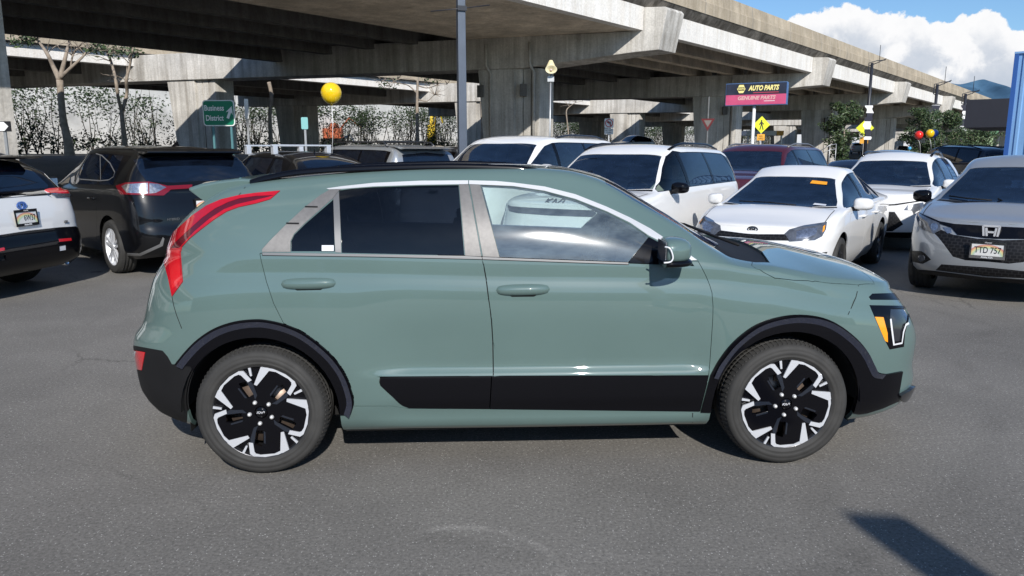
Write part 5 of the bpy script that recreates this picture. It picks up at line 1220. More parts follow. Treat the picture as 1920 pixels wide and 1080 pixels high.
def sedan_white():
    sp = spec(4.38, 1.725, 1.455, 2.58, .83, .94, .76, 1.02, .30, [(-1.92, 1.00), (-1.75, 1.03), (-1.45, 1.10), (-1.1, 1.24), (-.75, 1.345)], beltr=.98, rw=.315, wroof=.565, hoodz=.93, zlow=.2, nf=2.8)
    sp.update(ra=.10, rb=.10, crown=2.8, nf=3.3)
    k = lambda pts: PX(pts, 1280, 230, 1/3)
    def lights(c):
        c.emit(c.carve(k([(136, 608), (250, 622), (430, 628), (575, 628), (600, 664), (450, 662), (395, 652), (340, 648), (160, 645)])), 'grille', M['mesh'], mode='mid', off=.003)
        i1 = c.carve(k([(640, 612), (700, 595), (760, 590), (750, 625), (700, 650), (640, 652)])); i2 = c.carve(k([(790, 583), (802, 575), (797, 605), (786, 618)]))
        h = c.carve(k([(568, 630), (600, 600), (680, 578), (812, 558), (806, 600), (784, 640), (742, 662), (600, 670), (588, 660)]))
        c.emit(i1, 'lamp_reflector', M['lamp_chrome'], off=.002); c.emit(i2, 'indicator', M['amber'], off=.002)
        c.emit(h, 'headlamp', M['lamp_mid'], off=.002)
        c.emit(c.carve([(.60, .42), (.78, .44), (.80, .50), (.62, .50)], 'front'), 'fog_lamp', M['black_sat'], off=.004)
        c.emit(c.carve([(-.01, .24), (.55, .24), (.62, .40), (-.01, .40)], 'front'), 'lower_grille', M['mesh'], mode='mid', off=.002)
    zs = pchip(sp['zs'])
    c = std('sedan_car', 'white four-door saloon with an orange windscreen sticker, behind the green car bonnet', (4.01, 10.55), 215.2, sp, 1, P_WHITE, [(.02, .05, .98, .30, M['glass_wind']), (-.78, -.68, -.06, -.03, M['glass_wind']), (-1.15, -.95, -.84, -.74)], rear=([(-1.05, -.01), (-1.05, .42), (-1.58, .50), (-1.62, -.01)], 'top'), lights=lights, arch=False, wtop=.05, rimmat=M['grey_rim'],
        doors=[[(-.9, .94), (-.88, .7), (-.78, .5), (-.7, .34), (-.04, .32), (-.02, .92)], [(-.01, .92), (-.03, .32), (.86, .34), (.92, .6), (.9, .88)]])
    p = c.endat(0, .735); emblem(c, [oval(24, 1, .55), [(-.55, -.25), (-.55, .25)], [(-.55, 0), (-.25, .25)], [(-.5, 0), (-.25, -.25)], [(-.05, -.25), (-.05, .25)], [(.15, -.25), (.35, .25), (.55, -.25)]], (p.x+.006, 0, .735), (0, 1, 0), (-.35, 0, 1), .058, M['gap'], .16)
    p = c.hit(1540, 335) or Vector((.4, .4, 1.3)); b = MB(); xs = sp['xh']
    q = [c.topat(.46, .26, .004), c.topat(.46, .45, .004), c.topat(.53, .46, .004), c.topat(.53, .25, .004)]; b.add(q, [(0, 1, 2, 3)]); b.build('windscreen_sticker', M['orange'], c.root)
    b = MB(); q = [c.topat(1.00, .44, .006), c.topat(1.00, .58, .006), c.topat(1.06, .585, .006), c.topat(1.06, .43, .006)]; b.add(q, [(0, 1, 2, 3)]); b.build('window_tag', M['white_lens'], c.root)
    b = MB(); b.tube([c.topat(1.15, .25, .01), c.topat(1.10, -.1, .012), c.topat(1.08, -.35, .012)], .008, 5); b.tube([c.topat(1.12, -.3, .01), c.topat(1.04, -.5, .012)], .008, 5); b.build('wiper', M['black_matt'], c.root)
def mesh_mat():
    m, nt, p = _new('honeycomb_grille'); tc = N(nt, 'ShaderNodeTexCoord'); mp = N(nt, 'ShaderNodeMapping'); mp.inputs['Scale'].default_value = (0, 17, 30); mp.inputs['Rotation'].default_value = (0, 0, 0); L(nt, tc.outputs['Object'], mp.inputs[0])
    br = N(nt, 'ShaderNodeTexBrick', Scale=1.0); br.inputs['Mortar Size'].default_value = .10; br.inputs['Color1'].default_value = (.004, .004, .005, 1); br.inputs['Color2'].default_value = (.006, .006, .007, 1); br.inputs['Mortar'].default_value = (.020, .020, .022, 1); br.inputs['Brick Width'].default_value = 1.0; br.inputs['Row Height'].default_value = 1.0
    sx = N(nt, 'ShaderNodeSeparateXYZ'); L(nt, mp.outputs[0], sx.inputs[0]); cx = N(nt, 'ShaderNodeCombineXYZ'); L(nt, sx.outputs[1], cx.inputs[0]); L(nt, sx.outputs[2], cx.inputs[1]); L(nt, cx.outputs[0], br.inputs['Vector']); L(nt, br.outputs[0], p.inputs['Base Color']); p.inputs['Roughness'].default_value = .45; p.inputs['Specular IOR Level'].default_value = .3; return m
M['mesh'] = mesh_mat()
M['lamp_mid'] = mat('lamp_lens_grey', (.16, .17, .19), .12, .5, coat=1, var=.35, vscale=18)
M['orange'] = mat('orange_sticker', (.85, .34, .02), .5)
M['badge'] = mat('bright_badge', (.8, .8, .82), .3, .45)
sedan_white()
def suv_small_white():
    sp = spec(4.38, 1.80, 1.63, 2.63, .85, 1.04, .93, 1.0, .32, [(-2.08, 1.06), (-2.0, 1.22), (-1.88, 1.40), (-1.75, 1.49), (-1.5, 1.545)], rw=.34, wroof=.60)
    k = lambda pts: PX(pts, 1280, 230, 1/3)
    def lights(c):
        h = c.carve(k([(1244, 492), (1266, 464), (1352, 448), (1360, 480), (1312, 502), (1300, 520), (1290, 495)])); c.emit(h, 'headlamp', M['lamp_mid'], off=.004)
        c.emit(c.carve(k([(1100, 462), (1190, 458), (1340, 436), (1345, 442), (1200, 465), (1100, 470)])), 'bonnet_trim', M['gap'], mode='mid', off=.002)
        c.emit(c.carve(k([(1100, 500), (1192, 502), (1240, 572), (1180, 610), (1100, 612)])), 'grille', M['mesh'], off=.003)
        c.emit(c.carve([(-.01, .24), (.85, .26), (.8, .36), (-.01, .34)], 'front'), 'lower_grille', M['black_sat'], mode='mid', off=.003)
    std('sport_utility', 'small white SUV with angular headlamp, between the white saloon and the silver car', (7.13, 14.16), 217, sp, 1, P_WHITE, [(.06, .1, 1.0, .32, M['glass_wind']), (-.85, -.78, -.02, .0, M['glass_wind']), (-1.5, -1.3, -.93, -.87)], rear=([(-.01, 1.1), (.6, 1.1), (.52, 1.42), (-.01, 1.44)], 'rear'), lights=lights, arch=True, wtop=.06, rails=(-1.5, .1, M['black_gloss']))
suv_small_white()
def suv_silver():
    sp = spec(4.33, 1.775, 1.60, 2.61, .87, 1.03, .88, 1.10, .38, [(-2.0, 1.06), (-1.9, 1.22), (-1.75, 1.38), (-1.55, 1.47), (-1.3, 1.515)], rw=.335, wroof=.585, nf=2.9, hoodz=1.02)
    k = lambda pts: PX(pts, 1690, 280, .25)
    def lights(c):
        fl = c.carve([(1727.5+6.5*math.cos(2*PI*i/14), 484+6.5*math.sin(2*PI*i/14)) for i in range(14)])
        fg = c.carve(k([(42, 790), (60, 758), (150, 764), (178, 780), (222, 827), (160, 860), (100, 848), (52, 832)]))
        c.emit(fl, 'fog_lamp', M['lamp_mid'], off=.004); c.emit(fg, 'fog_lamp_surround', M['mesh'], off=-.004)
        pj = c.carve([(1752+7*math.cos(2*PI*i/14), 425+7*math.sin(2*PI*i/14)) for i in range(14)]); h = c.carve(k([(100, 498), (122, 478), (200, 515), (288, 552), (296, 600), (242, 634), (160, 600), (108, 560)]))
        c.emit(pj, 'lamp_projector', M['lamp_chrome'], off=.003); c.emit(h, 'headlamp', M['lamp_mid'], off=.003)
        c.emit(c.carve(k([(310, 585), (372, 588), (380, 625), (345, 632)])), 'indicator', M['lamp_chrome'], off=.003)
        c.emit(c.carve(k([(122, 470), (200, 503), (288, 540), (400, 560), (640, 575), (1300, 575), (1300, 668), (640, 668), (420, 642), (375, 590), (290, 560), (200, 518)])), 'grille_bar', M['black_gloss'], mode='mid', off=.006)
        c.emit(c.carve(k([(246, 630), (296, 602), (388, 640), (570, 670), (1300, 690), (1300, 850), (760, 850), (480, 832), (385, 805), (316, 710), (272, 655)])), 'grille', M['mesh'], mode='mid', off=-.004)
        c.emit(c.carve(k([(300, 862), (640, 885), (1300, 890), (1300, 965), (640, 955), (255, 908)])), 'lower_grille', M['mesh'], mode='mid', off=-.004)
        c.emit(c.carve(k([(10, 885), (60, 895), (250, 912), (640, 960), (1300, 970), (1300, 1060), (500, 1060), (200, 1010), (20, 940)])), 'bumper', M['black_matt'], mode='mid', off=.006)
    c = std('sport_utility', 'silver SUV facing us with a dark grille, round fog lamp and front number plate', (6.50, 9.66), 220.4, sp, -1, P_SILVER, [(.1, .14, 1.08, .38, M['glass_wind']), (-.8, -.72, .02, .04), (-1.3, -1.1, -.88, -.8)], rear=([(-.01, 1.1), (.6, 1.1), (.5, 1.4), (-.01, 1.42)], 'rear'), lights=lights, arch=True, wtop=.05, mcol=M['black_gloss'], rails=(-1.4, .15, P_SILVER))
    p = c.endat(0, .60); plate(c, 'TTD 757', p.x+.03, 0, .605, -.02, True, M['chrome'])
    p = c.endat(0, .79); emblem(c, [[(-.62, .6), (-.45, -.6)], [(.62, .6), (.45, -.6)], [(-.5, .0), (.5, .0)], [(-1, .85), (1, .85), (.8, -.85), (-.8, -.85), (-1, .85)]], (p.x+.016, 0, .79), (0, 1, 0), (0, 0, 1), .076, M['badge'], .26, depth=.012)
    b = MB(); b.tube([c.topat(1.22, -.15, .01), c.topat(1.17, -.4, .014), c.topat(1.05, -.62, .014)], .009, 5); b.tube([c.topat(1.24, .45, .01), c.topat(1.2, .1, .014), c.topat(1.17, -.1, .014)], .009, 5); b.build('wiper', M['black_matt'], c.root)
suv_silver()
# ---- far cars
def far_cars():
    sp = spec(4.40, 1.80, 1.71, 2.67, .85, 1.08, .95, 1.0, .30, [(-2.1, 1.05), (-1.95, 1.15), (-1.72, 1.35), (-1.4, 1.49), (-1.1, 1.56)], rw=.34, wroof=.60, res=(10, 26))
    def li(c): c.emit(c.carve([(.35, .98), (.86, .98), (.88, 1.10), (.55, 1.05), (.35, 1.02)], 'rear'), 'tail_lamp', M['red_bright'], off=.01); c.emit(c.carve([(.6, .55), (.84, .55), (.84, .7), (.6, .7)], 'rear'), 'reflector', M['red_bright'], off=.01)
    W3 = [(.05, .1, 1.0, .3), (-.9, -.82, -.02, .02), (-1.5, -1.25, -.98, -.9)]
    RG = ([(-1.35, -.01), (-1.35, .45), (-1.85, .58), (-1.88, -.01)], 'top')
    std('sport_utility', 'silver coupe-like SUV with red tail lamps, in front of the dark blue row', (13.75, 28.2), -24, sp, 1, P_PALE, W3, rear=RG, lights=li, inside=False, mirr=False, arch=True)
    sp2 = spec(4.95, 1.98, 1.90, 2.9, .95, 1.18, 1.02, 1.05, .35, [(-2.4, 1.15), (-2.3, 1.35), (-2.2, 1.55), (-2.08, 1.68), (-1.9, 1.735)], rw=.37, wroof=.66, res=(10, 26))
    W4 = [(.1, .12, 1.05, .35), (-1.0, -.95, .02, .04), (-2.0, -1.9, -1.07, -1.02)]; R2 = ([(-.01, 1.2), (.64, 1.2), (.58, 1.58), (-.01, 1.6)], 'rear')
    for x, y, lab, pm in ((18.6, 32.5, 'dark blue SUV parked right behind the silver coupe-like SUV', P_NAVY), (20.6, 35.2, 'second dark blue SUV of the row, partly behind the first', P_NAVY), (22.6, 37.9, 'last dark SUV of the blue row, nearest the black fascia building', P_BLACK), (26.0, 42.0, 'white SUV glimpsed beyond the dark row, beside the glass doors', P_WHITE)):
        std('sport_utility', lab, (x, y), -20, sp2, 1, pm, W4, rear=R2, inside=False, mirr=False, arch=False, lights=lambda c: c.emit(c.carve([(.72, .95), (.95, .95), (.95, 1.2), (.8, 1.2)], 'rear'), 'tail_lamp', M['red_lens'], off=.01), rails=(-1.9, .1, M['black_gloss']))
    # street beyond
    a = at(1640, 290, 112); z = gz(a.x, a.y)
    sp3 = spec(5.7, 2.0, 1.90, 3.6, 1.0, 1.28, 1.15, 1.35, .75, [(-.75, 1.28), (-.72, 1.4), (-.68, 1.6), (-.62, 1.72), (-.4, 1.80)], rw=.4, wroof=.66, res=(10, 26))
    c = std('pickup_truck', 'silver pickup truck driving away on the street beyond the striped lamp post', (a.x, a.y), 20, sp3, 1, P_SILVER, [(.35, .38, 1.3, .75), (-.5, -.45, .28, .3)], rear=([(-.01, 1.32), (.6, 1.32), (.55, 1.68), (-.01, 1.7)], 'rear'), inside=False, mirr=True, arch=False, z=z, group='cars on the street')
    b = MB(); b.hexa([(-2.78, -.96, .6), (-.8, -.98, .6), (-.8, .98, .6), (-2.78, .96, .6), (-2.82, -.94, 1.25), (-.8, -.95, 1.25), (-.8, .95, 1.25), (-2.82, .94, 1.25)]); b.build('cargo_bed', P_SILVER, c.root, bevel=.03)
    for sd in (-1, 1): b = MB(); b.box(-2.84, -2.76, sd*.80-.08, sd*.80+.08, .85, 1.18); b.build('tail_lamp', M['red_bright'], c.root)
    a = at(1603, 290, 118); z = gz(a.x, a.y)
    std('sedan_car', 'pale compact car at the kerb, just left of the silver pickup'.replace('left of', 'beside'), (a.x, a.y), 15, sp, 1, P_WHITE, W3, rear=RG, lights=li, inside=False, mirr=False, arch=False, z=z, group='cars on the street')
    a = at(1692, 290, 112); z = gz(a.x, a.y)
    std('sedan_car', 'dark grey car in the shade under the viaduct beside the pale pier edge', (a.x, a.y), 200, sp, -1, P_GREY, W3, rear=RG, inside=False, mirr=True, arch=False, z=z, group='cars on the street')
    a = at(1185, 283, 70); z = gz(a.x, a.y)
    std('sedan_car', 'dark car in the shade under the viaduct between two sunlit piers', (a.x, a.y), 240, sp, 1, P_SILVER, W3, rear=RG, inside=False, mirr=True, arch=False, z=z, group='cars on the street')
    std('sedan_car', 'navy car showing only its roof between the maroon and small white SUVs', (8.5, 19.0), 217, spec(4.6, 1.83, 1.44, 2.75, .9, .95, .8, 1.0, .3, [(-1.95, .98), (-1.8, 1.02), (-1.5, 1.10), (-1.15, 1.24), (-.8, 1.34)], rw=.33, wroof=.57, res=(10, 26)), 1, P_NAVY, [(.02, .05, .98, .3), (-.8, -.7, -.06, -.03)], rear=([(-1.1, -.01), (-1.1, .42), (-1.6, .5), (-1.64, -.01)], 'top'), arch=False)
far_cars()
# ------------------------------------------------------------------ signs, poles, balloons, buildings
M['pole'] = mat('blue_grey_pole_paint', (.095, .115, .15), .45, .3, var=.1)
M['galv'] = mat('galvanised_steel', (.45, .46, .47), .45, .7, var=.15)
M['pole_black'] = mat('dark_lamp_post', (.02, .022, .03), .4)
M['sign_green'] = mat('sign_green', (.0, .19, .10), .45, var=.08); M['sign_white'] = mat('sign_white', (.78, .79, .78), .5, var=.06)
M['sign_yellow'] = mat('sign_fluorescent_yellow', (.72, .78, .02), .5); M['sign_orange'] = mat('sign_orange', (.75, .36, .03), .5); M['sign_red'] = mat('sign_red', (.55, .03, .04), .5)
M['sign_black'] = mat('sign_black', (.01, .01, .012), .5)
def gat(px, py, Y): f = at(px, py, Y); return Vector((f.x, f.y, gz(f.x, f.y)))
def disc(b, c, r, y, n=28, r2=0):
    v = [(c[0]+r*math.cos(2*PI*i/n), y, c[1]+r*math.sin(2*PI*i/n)) for i in range(n)]
    if r2: v += [(c[0]+r2*math.cos(2*PI*i/n), y, c[1]+r2*math.sin(2*PI*i/n)) for i in range(n)]; b.add(v, [(i, (i+1) % n, n+(i+1) % n, n+i) for i in range(n)])
    else: b.add(v, [tuple(range(n))])
FT = lambda x, y, z: frame((x, y, z), (1, 0, 0), (0, 0, 1))
def rrect(w, h, r, n=5): return [(sx*(w/2-r)+r*math.cos(a), sz*(h/2-r)+r*math.sin(a)) for sx, sz, a0 in ((1, 1, 0), (-1, 1, PI/2), (-1, -1, PI), (1, -1, 1.5*PI)) for a in [a0+PI/2*i/n for i in range(n+1)]]
def panel(name, poly, m, par, y=0, t=.02): b = MB(); b.prism(poly, lambda a, z, d: Vector((a, d, z)), y, y+t); return b.build(name, m, par)
def direction_sign():
    Y = 23.0; c = at(410, 212, Y); g = gz(c.x, c.y); r = empty('road_sign', (c.x, Y, g), math.radians(-5)); tag(r, 'green Business District road sign with a white arrow on two posts', 'road sign'); h = c.z-g
    w, hh = 62/1413*22.3, 48/1413*22.3
    s = panel('sign_panel', [(a, z+h) for a, z in rrect(w, hh, .1)], M['sign_white'], r); s2 = panel('sign_face', [(a, z+h) for a, z in rrect(w-.06, hh-.06, .08)], M['sign_green'], r, -.006, .008)
    text_obj('Business', 'lettering', .225, M['sign_white'], r, FT(-.13, -.012, h+.14), sx=.80, bold=.005); text_obj('District', 'lettering', .225, M['sign_white'], r, FT(-.13, -.012, h-.15), sx=.80, bold=.005)
    b = MB(); T = Matrix.Translation((.345, 0, h+.02)) @ Matrix.Rotation(math.radians(22), 4, 'Y') @ Matrix.Scale(.68, 4); b.prism([(-.06, -.28), (.06, -.28), (.06, .02), (.17, -.06), (0, .28), (-.17, -.06), (-.06, .02)], lambda a, z, d: T @ Vector((a, d, z)), -.014, -.007); b.build('arrow', M['sign_white'], r)
    for x in (-.22, .34): b = MB(); b.box(x-.03, x+.03, .03, .09, 0, h+hh*.4); b.build('post', mat('teal_post', (.08, .20, .22), .5), r)
direction_sign()
def shop_sign():
    Y = 30.0; c = at(1417, 176, Y); r = empty('shop_sign', (c.x, Y, 0), math.radians(-27)); tag(r, 'boxed shop sign, navy over faded red, on a white pole', 'shop sign'); h = c.z; w, hh = 2.28, .84
    b = MB(); b.box(-w/2, w/2, -.0, .42, h-hh/2, h+hh/2); b.build('sign_box', mat('sign_box_blue', (.08, .18, .40), .5), r)
    panel('top_face', [(-w/2+.015, h-.02), (w/2-.015, h-.02), (w/2-.015, h+hh/2-.02), (-w/2+.015, h+hh/2-.02)], mat('sun_faded_navy', (.022, .026, .045), .35, var=.5, vscale=2.5), r, -.012, .011)
    panel('bottom_face', [(-w/2+.015, h-hh/2+.02), (w/2-.015, h-hh/2+.02), (w/2-.015, h-.022), (-w/2+.015, h-.022)], mat('sun_faded_red', (.58, .085, .19), .45, var=.12, vscale=4), r, -.012, .011)
    ye = mat('sign_yellow_letters', (.92, .80, .30), .5); pk = mat('sign_ghost_letters', (.70, .42, .40), .5)
    text_obj('AUTO PARTS', 'lettering', .25, ye, r, FT(.28, -.016, h+.21), shear=.25, sx=.74, bold=.012); text_obj('GENUINE PARTS', 'lettering', .19, pk, r, FT(.02, -.016, h-.155), shear=.25, sx=1.0, bold=.008)
    hx = [(-.155, 0), (-.08, .155), (.08, .155), (.155, 0), (.08, -.155), (-.08, -.155)]
    panel('emblem', [(-.55+a, h+.2+z) for a, z in hx], ye, r, -.020, .007); panel('emblem_band', [(-.55+a, h+.2+z) for a, z in ((-.115, -.062), (.115, -.062), (.115, .062), (-.115, .062))], M['sign_black'], r, -.024, .003)
    text_obj('NAPA', 'lettering', .10, ye, r, FT(-.55, -.027, h+.2), sx=.8, bold=.004)
    b = MB(); b.box(-.1, .85, -.0165, -.0125, h+.035, h+.06); b.build('underline', mat('sign_red_line', (.55, .06, .10), .5), r)
    b = MB(); b.box(.32, .72, -.0165, -.0125, h-.285, h-.265); b.build('underline', M['sign_white'], r)
    b = MB(); b.tube([(-.06, .2, 0), (-.06, .2, h-hh/2)], .062, 12); b.build('pole', M['sign_white'], r)
shop_sign()
def turn_sign():
    Y = 40.0; c = at(1142, 231, Y); g = gz(c.x, c.y); r = empty('road_sign', (c.x, Y, g), 0); tag(r, 'white no left turn sign with red ring and smaller plate below', 'road sign'); h = c.z-g
    panel('sign_panel', [(a, z+h) for a, z in rrect(.48, .48, .05)], M['sign_white'], r); b = MB(); disc(b, (0, h), .205, -.006, r2=.165); T = Matrix.Rotation(math.radians(45), 4, 'Y'); b.add([T @ Vector(p)+Vector((0, 0, h)) for p in ((-.18, -.0065, -.018), (.18, -.0065, -.018), (.18, -.0065, .018), (-.18, -.0065, .018))], [(0, 1, 2, 3)]); b.build('prohibition_ring', M['sign_red'], r, recalc=False)
    b = MB(); b.add([(x, -.004, h+z) for x, z in ((.09, -.13), (.04, -.13), (.04, .02), (-.02, .02), (-.02, -.03), (-.13, .05), (-.02, .13), (-.02, .08), (.09, .08))], [tuple(range(9))]); b.build('arrow', M['sign_black'], r, recalc=False)
    panel('plate', [(a, z+h-.42) for a, z in rrect(.46, .30, .03)], M['sign_white'], r); text_obj('NO LEFT', 'lettering', .10, M['sign_black'], r, FT(0, -.004, h-.36)); text_obj('TURN', 'lettering', .10, M['sign_black'], r, FT(0, -.004, h-.48))
    b = MB(); b.box(-.03, .03, .022, .07, 0, h+.2); b.build('post', M['galv'], r)
turn_sign()
def yield_sign():
    Y = 46.0; c = at(1327, 232, Y); g = gz(c.x, c.y); r = empty('road_sign', (c.x, Y, g), math.radians(-30)); tag(r, 'faded triangular yield sign in painted-on shade, pointing down on a thin post', 'road sign'); h = c.z-g
    panel('sign_panel', [(-.42, h+.3), (0, h-.42), (.42, h+.3)], mat('faded_shaded_sign_red', (.16, .03, .035), .6), r); panel('sign_face', [(-.24, h+.2), (0, h-.2), (.24, h+.2)], mat('shaded_sign_white', (.22, .2, .19), .6), r, -.006, .005)  # shade is put into the darkened red and white
    b = MB(); b.box(-.03, .03, .022, .07, 0, h+1.6); b.build('post', M['galv'], r)
yield_sign()
def crossing_sign(px, py, Y, label, man, rz):
    c = at(px, py, Y); g = gz(c.x, c.y); r = empty('road_sign', (c.x, Y, g), rz); tag(r, label, 'road sign', 'pedestrian crossing signs'); h = c.z-g; s = .55*Y/50
    panel('sign_panel', [(-s, h), (0, h-s), (s, h), (0, h+s)], M['sign_yellow'], r)
    panel('plate', [(a, z+h-s-.24*Y/50) for a, z in rrect(.5*Y/50, .40*Y/50, .03)], M['sign_orange'], r)
    if man:
        b = MB(); k = s/.55; q = lambda *p: [(a*k, -.008, h+z*k) for a, z in p]
        disc(b, (-.02*k, h+.25*k), .055*k, -.008, 12)
        for p in (((-.07, .19), (.04, .19), (.06, .0), (-.05, .0)), ((-.05, .0), (.02, .02), (-.07, -.32), (-.13, -.30)), ((.0, .02), (.06, .0), (.14, -.30), (.08, -.32)), ((-.07, .18), (-.03, .12), (-.14, -.02), (-.18, .02)), ((.03, .18), (.04, .1), (.15, .0), (.17, .05))): b.add(q(*p), [(0, 1, 2, 3)])
        b.build('walking_figure', M['sign_black'], r, recalc=False)
        text_obj('PED\nXING', 'lettering', .13, M['sign_black'], r, FT(0, -.006, h-s-.24))
    b = MB(); b.box(-.035, .035, .022, .08, 0, h+s*.8); b.build('post', M['galv'], r)
crossing_sign(1428, 234, 46, 'yellow diamond sign with a black walking figure, orange plate below', True, 0)
crossing_sign(1622, 240, 66, 'blank yellow diamond sign half hidden by the striped lamp post', False, -.2)
def small_sign(px, py, Y, w, h_, m, label, name='road_sign', txt=None):
    c = at(px, py, Y); g = gz(c.x, c.y); r = empty(name, (c.x, Y, g), 0); tag(r, label, 'road sign'); h = c.z-g
    panel('sign_panel', [(a, z+h) for a, z in rrect(w, h_, .03)], m, r)
    if txt: text_obj(txt, 'lettering', h_*.22, M['sign_white'], r, FT(0, -.004, h))
    b = MB(); b.box(-.03, .03, .022, .07, 0, h+h_*.3); b.build('post', M['galv'], r)
small_sign(571, 231, 23, .20, .35, mat('pale_teal_sign', (.22, .50, .50), .5), 'small pale teal notice sign on a post below the yellow balloon')
small_sign(462, 204, 24, .12, .60, M['sign_white'], 'narrow white upright sign seen edge-on beside the green direction sign')
def arrow_board():
    c = at(6, 237, 17.5); r = empty('road_sign', (c.x, 17.5, 0)); tag(r, 'black and white arrow board on the sunlit pier at the picture edge', 'road sign')
    panel('sign_panel', [(a, z+c.z) for a, z in rrect(.34, .23, .01)], M['sign_black'], r); panel('arrow', [(-.16, c.z+.10), (.02, c.z+.10), (.12, c.z), (.02, c.z-.10), (-.16, c.z-.10)], M['sign_white'], r, -.006, .005)
    b = MB(); b.box(-.03, .03, .022, .06, 0, c.z+.1); b.build('post', M['galv'], r)
arrow_board()
def light_pole():
    c = atz(866, 400); Y = 17.0; c = at(866, 200, Y); r = empty('light_pole', (c.x, Y, 0), math.radians(18)); tag(r, 'square grey light pole with a thin banner rod, rising out of the picture', 'light pole')
    b = MB(); b.hexa([(-.095, -.095, 0), (.095, -.095, 0), (.095, .095, 0), (-.095, .095, 0), (-.075, -.075, 9), (.075, -.075, 9), (.075, .075, 9), (-.075, .075, 9)]); b.build('pole', M['pole'], r, bevel=.012)
    z = at(866, 17, Y).z; b = MB(); b.tube([(-.68, -.10, z-.10), (.02, -.10, z), (.62, -.1, z+.1)], .011, 6); b.box(-.1, .1, -.13, -.09, z-.05, z+.05); b.build('banner_rod', M['pole_black'], r)
    b = MB(); b.hexa([(-.2, -1.0, 9), (.2, -1.0, 9), (.2, .0, 9), (-.2, .0, 9), (-.15, -.9, 9.15), (.15, -.9, 9.15), (.15, 0, 9.15), (-.15, 0, 9.15)]); b.build('lamp_head', M['pole'], r)
light_pole()
def horn():
    Y = 24.0; c = at(1033, 130, Y); r = empty('horn_speaker', (c.x, Y, 0)); tag(r, 'cream horn loudspeaker on a thin steel pole in front of the big pier', 'loudspeaker'); h = c.z
    b = MB(); b.tube([(-.03, .1, 0), (0, .1, h-.12)], .028, 8); b.build('pole', M['galv'], r)
    b = MB(); fn = lambda a, d, q: Vector((a*1.0, -.12+.25*q, h-.02+d*.72-.05*q)); b.lathe([(.02, .9), (.05, .55), (.10, .2), (.17, -.05), (.18, -.10), (.165, -.08), (.1, .1), (.04, .4)], fn, 24); o = b.build('horn', mat('cream_horn', (.70, .64, .42), .5), r); o2 = MB(); o2.lathe([(.0, -.0), (.035, 0), (.045, .2)], fn, 12); o2.build('driver_cone', mat('pale_cone', (.7, .55, .5), .5), r)
    b = MB(); b.lathe([(.16, 0), (.13, .10), (.05, .27), (.0, .28)], lambda a, d, q: Vector((a, d*.6+.05, h+.02+q*.95)), 20); b.build('horn_bell', mat('cream_bell', (.72, .62, .36), .5), r)
    b = MB(); b.box(-.10, .10, .04, .2, h-.36, h-.20); b.build('junction_box', M['galv'], r)
horn()
def balloon(px, py, rad_px, Y, m, label, bottom):
    c = at(px, py, Y); R_ = rad_px/1413*Y*.98; r = empty('balloon', (c.x, Y, c.z)); tag(r, label, 'balloon', 'party balloons tied over the lot')
    b = MB(); pr = [(.0001, R_)]+[(R_*math.sin(PI*i/22)*(1 if i < 12 else 1-.03*(i-11)/11*1.5), R_*math.cos(PI*i/22)*(1 if i < 11 else 1.10)) for i in range(1, 22)]+[(.012, -R_*1.12), (.028, -R_*1.2), (.0001, -R_*1.19)]
    b.lathe(pr, lambda a, d, q: Vector((a, d, q)), 32); b.build('balloon_skin', m, r)
    e = at(*bottom, Y); b = MB(); b.tube([(0, 0, -R_*1.19), ((e.x-c.x)*.4+.02, 0, (e.z-c.z)*.5), (e.x-c.x, 0, e.z-c.z)], .006, 5); b.build('string', M['sign_white'], r)
def latex(n, c): m = mat(n, c, .12, coat=.5); m.node_tree.nodes['Principled BSDF'].inputs['Transmission Weight'].default_value = .0; m.node_tree.nodes['Principled BSDF'].inputs['Subsurface Weight'].default_value = .25; m.node_tree.nodes['Principled BSDF'].inputs['Subsurface Radius'].default_value = (.1, .08, .02); return m
M['yellow_latex'] = latex('yellow_latex', (.85, .56, .01))
balloon(621, 174, 19, 15.6, M['yellow_latex'], 'large shiny yellow balloon floating before the dark viaduct underside', (623, 290))
balloon(1723, 253, 7.5, 27, latex('red_latex', (.75, .03, .02)), 'small red balloon in front of the leafy tree', (1726, 288))
balloon(1744, 250, 7.5, 27, M['yellow_latex'], 'small yellow balloon beside the red one', (1746, 288))
balloon(1752, 250, 7, 27.6, latex('blue_latex', (.15, .25, .70)), 'small blue balloon tucked behind the small yellow one', (1753, 288))
balloon(1705.5, 278, 3.2, 40, latex('pale_blue_latex', (.1, .45, .75)), 'tiny light blue balloon above the silver coupe-like SUV', (1706, 290))
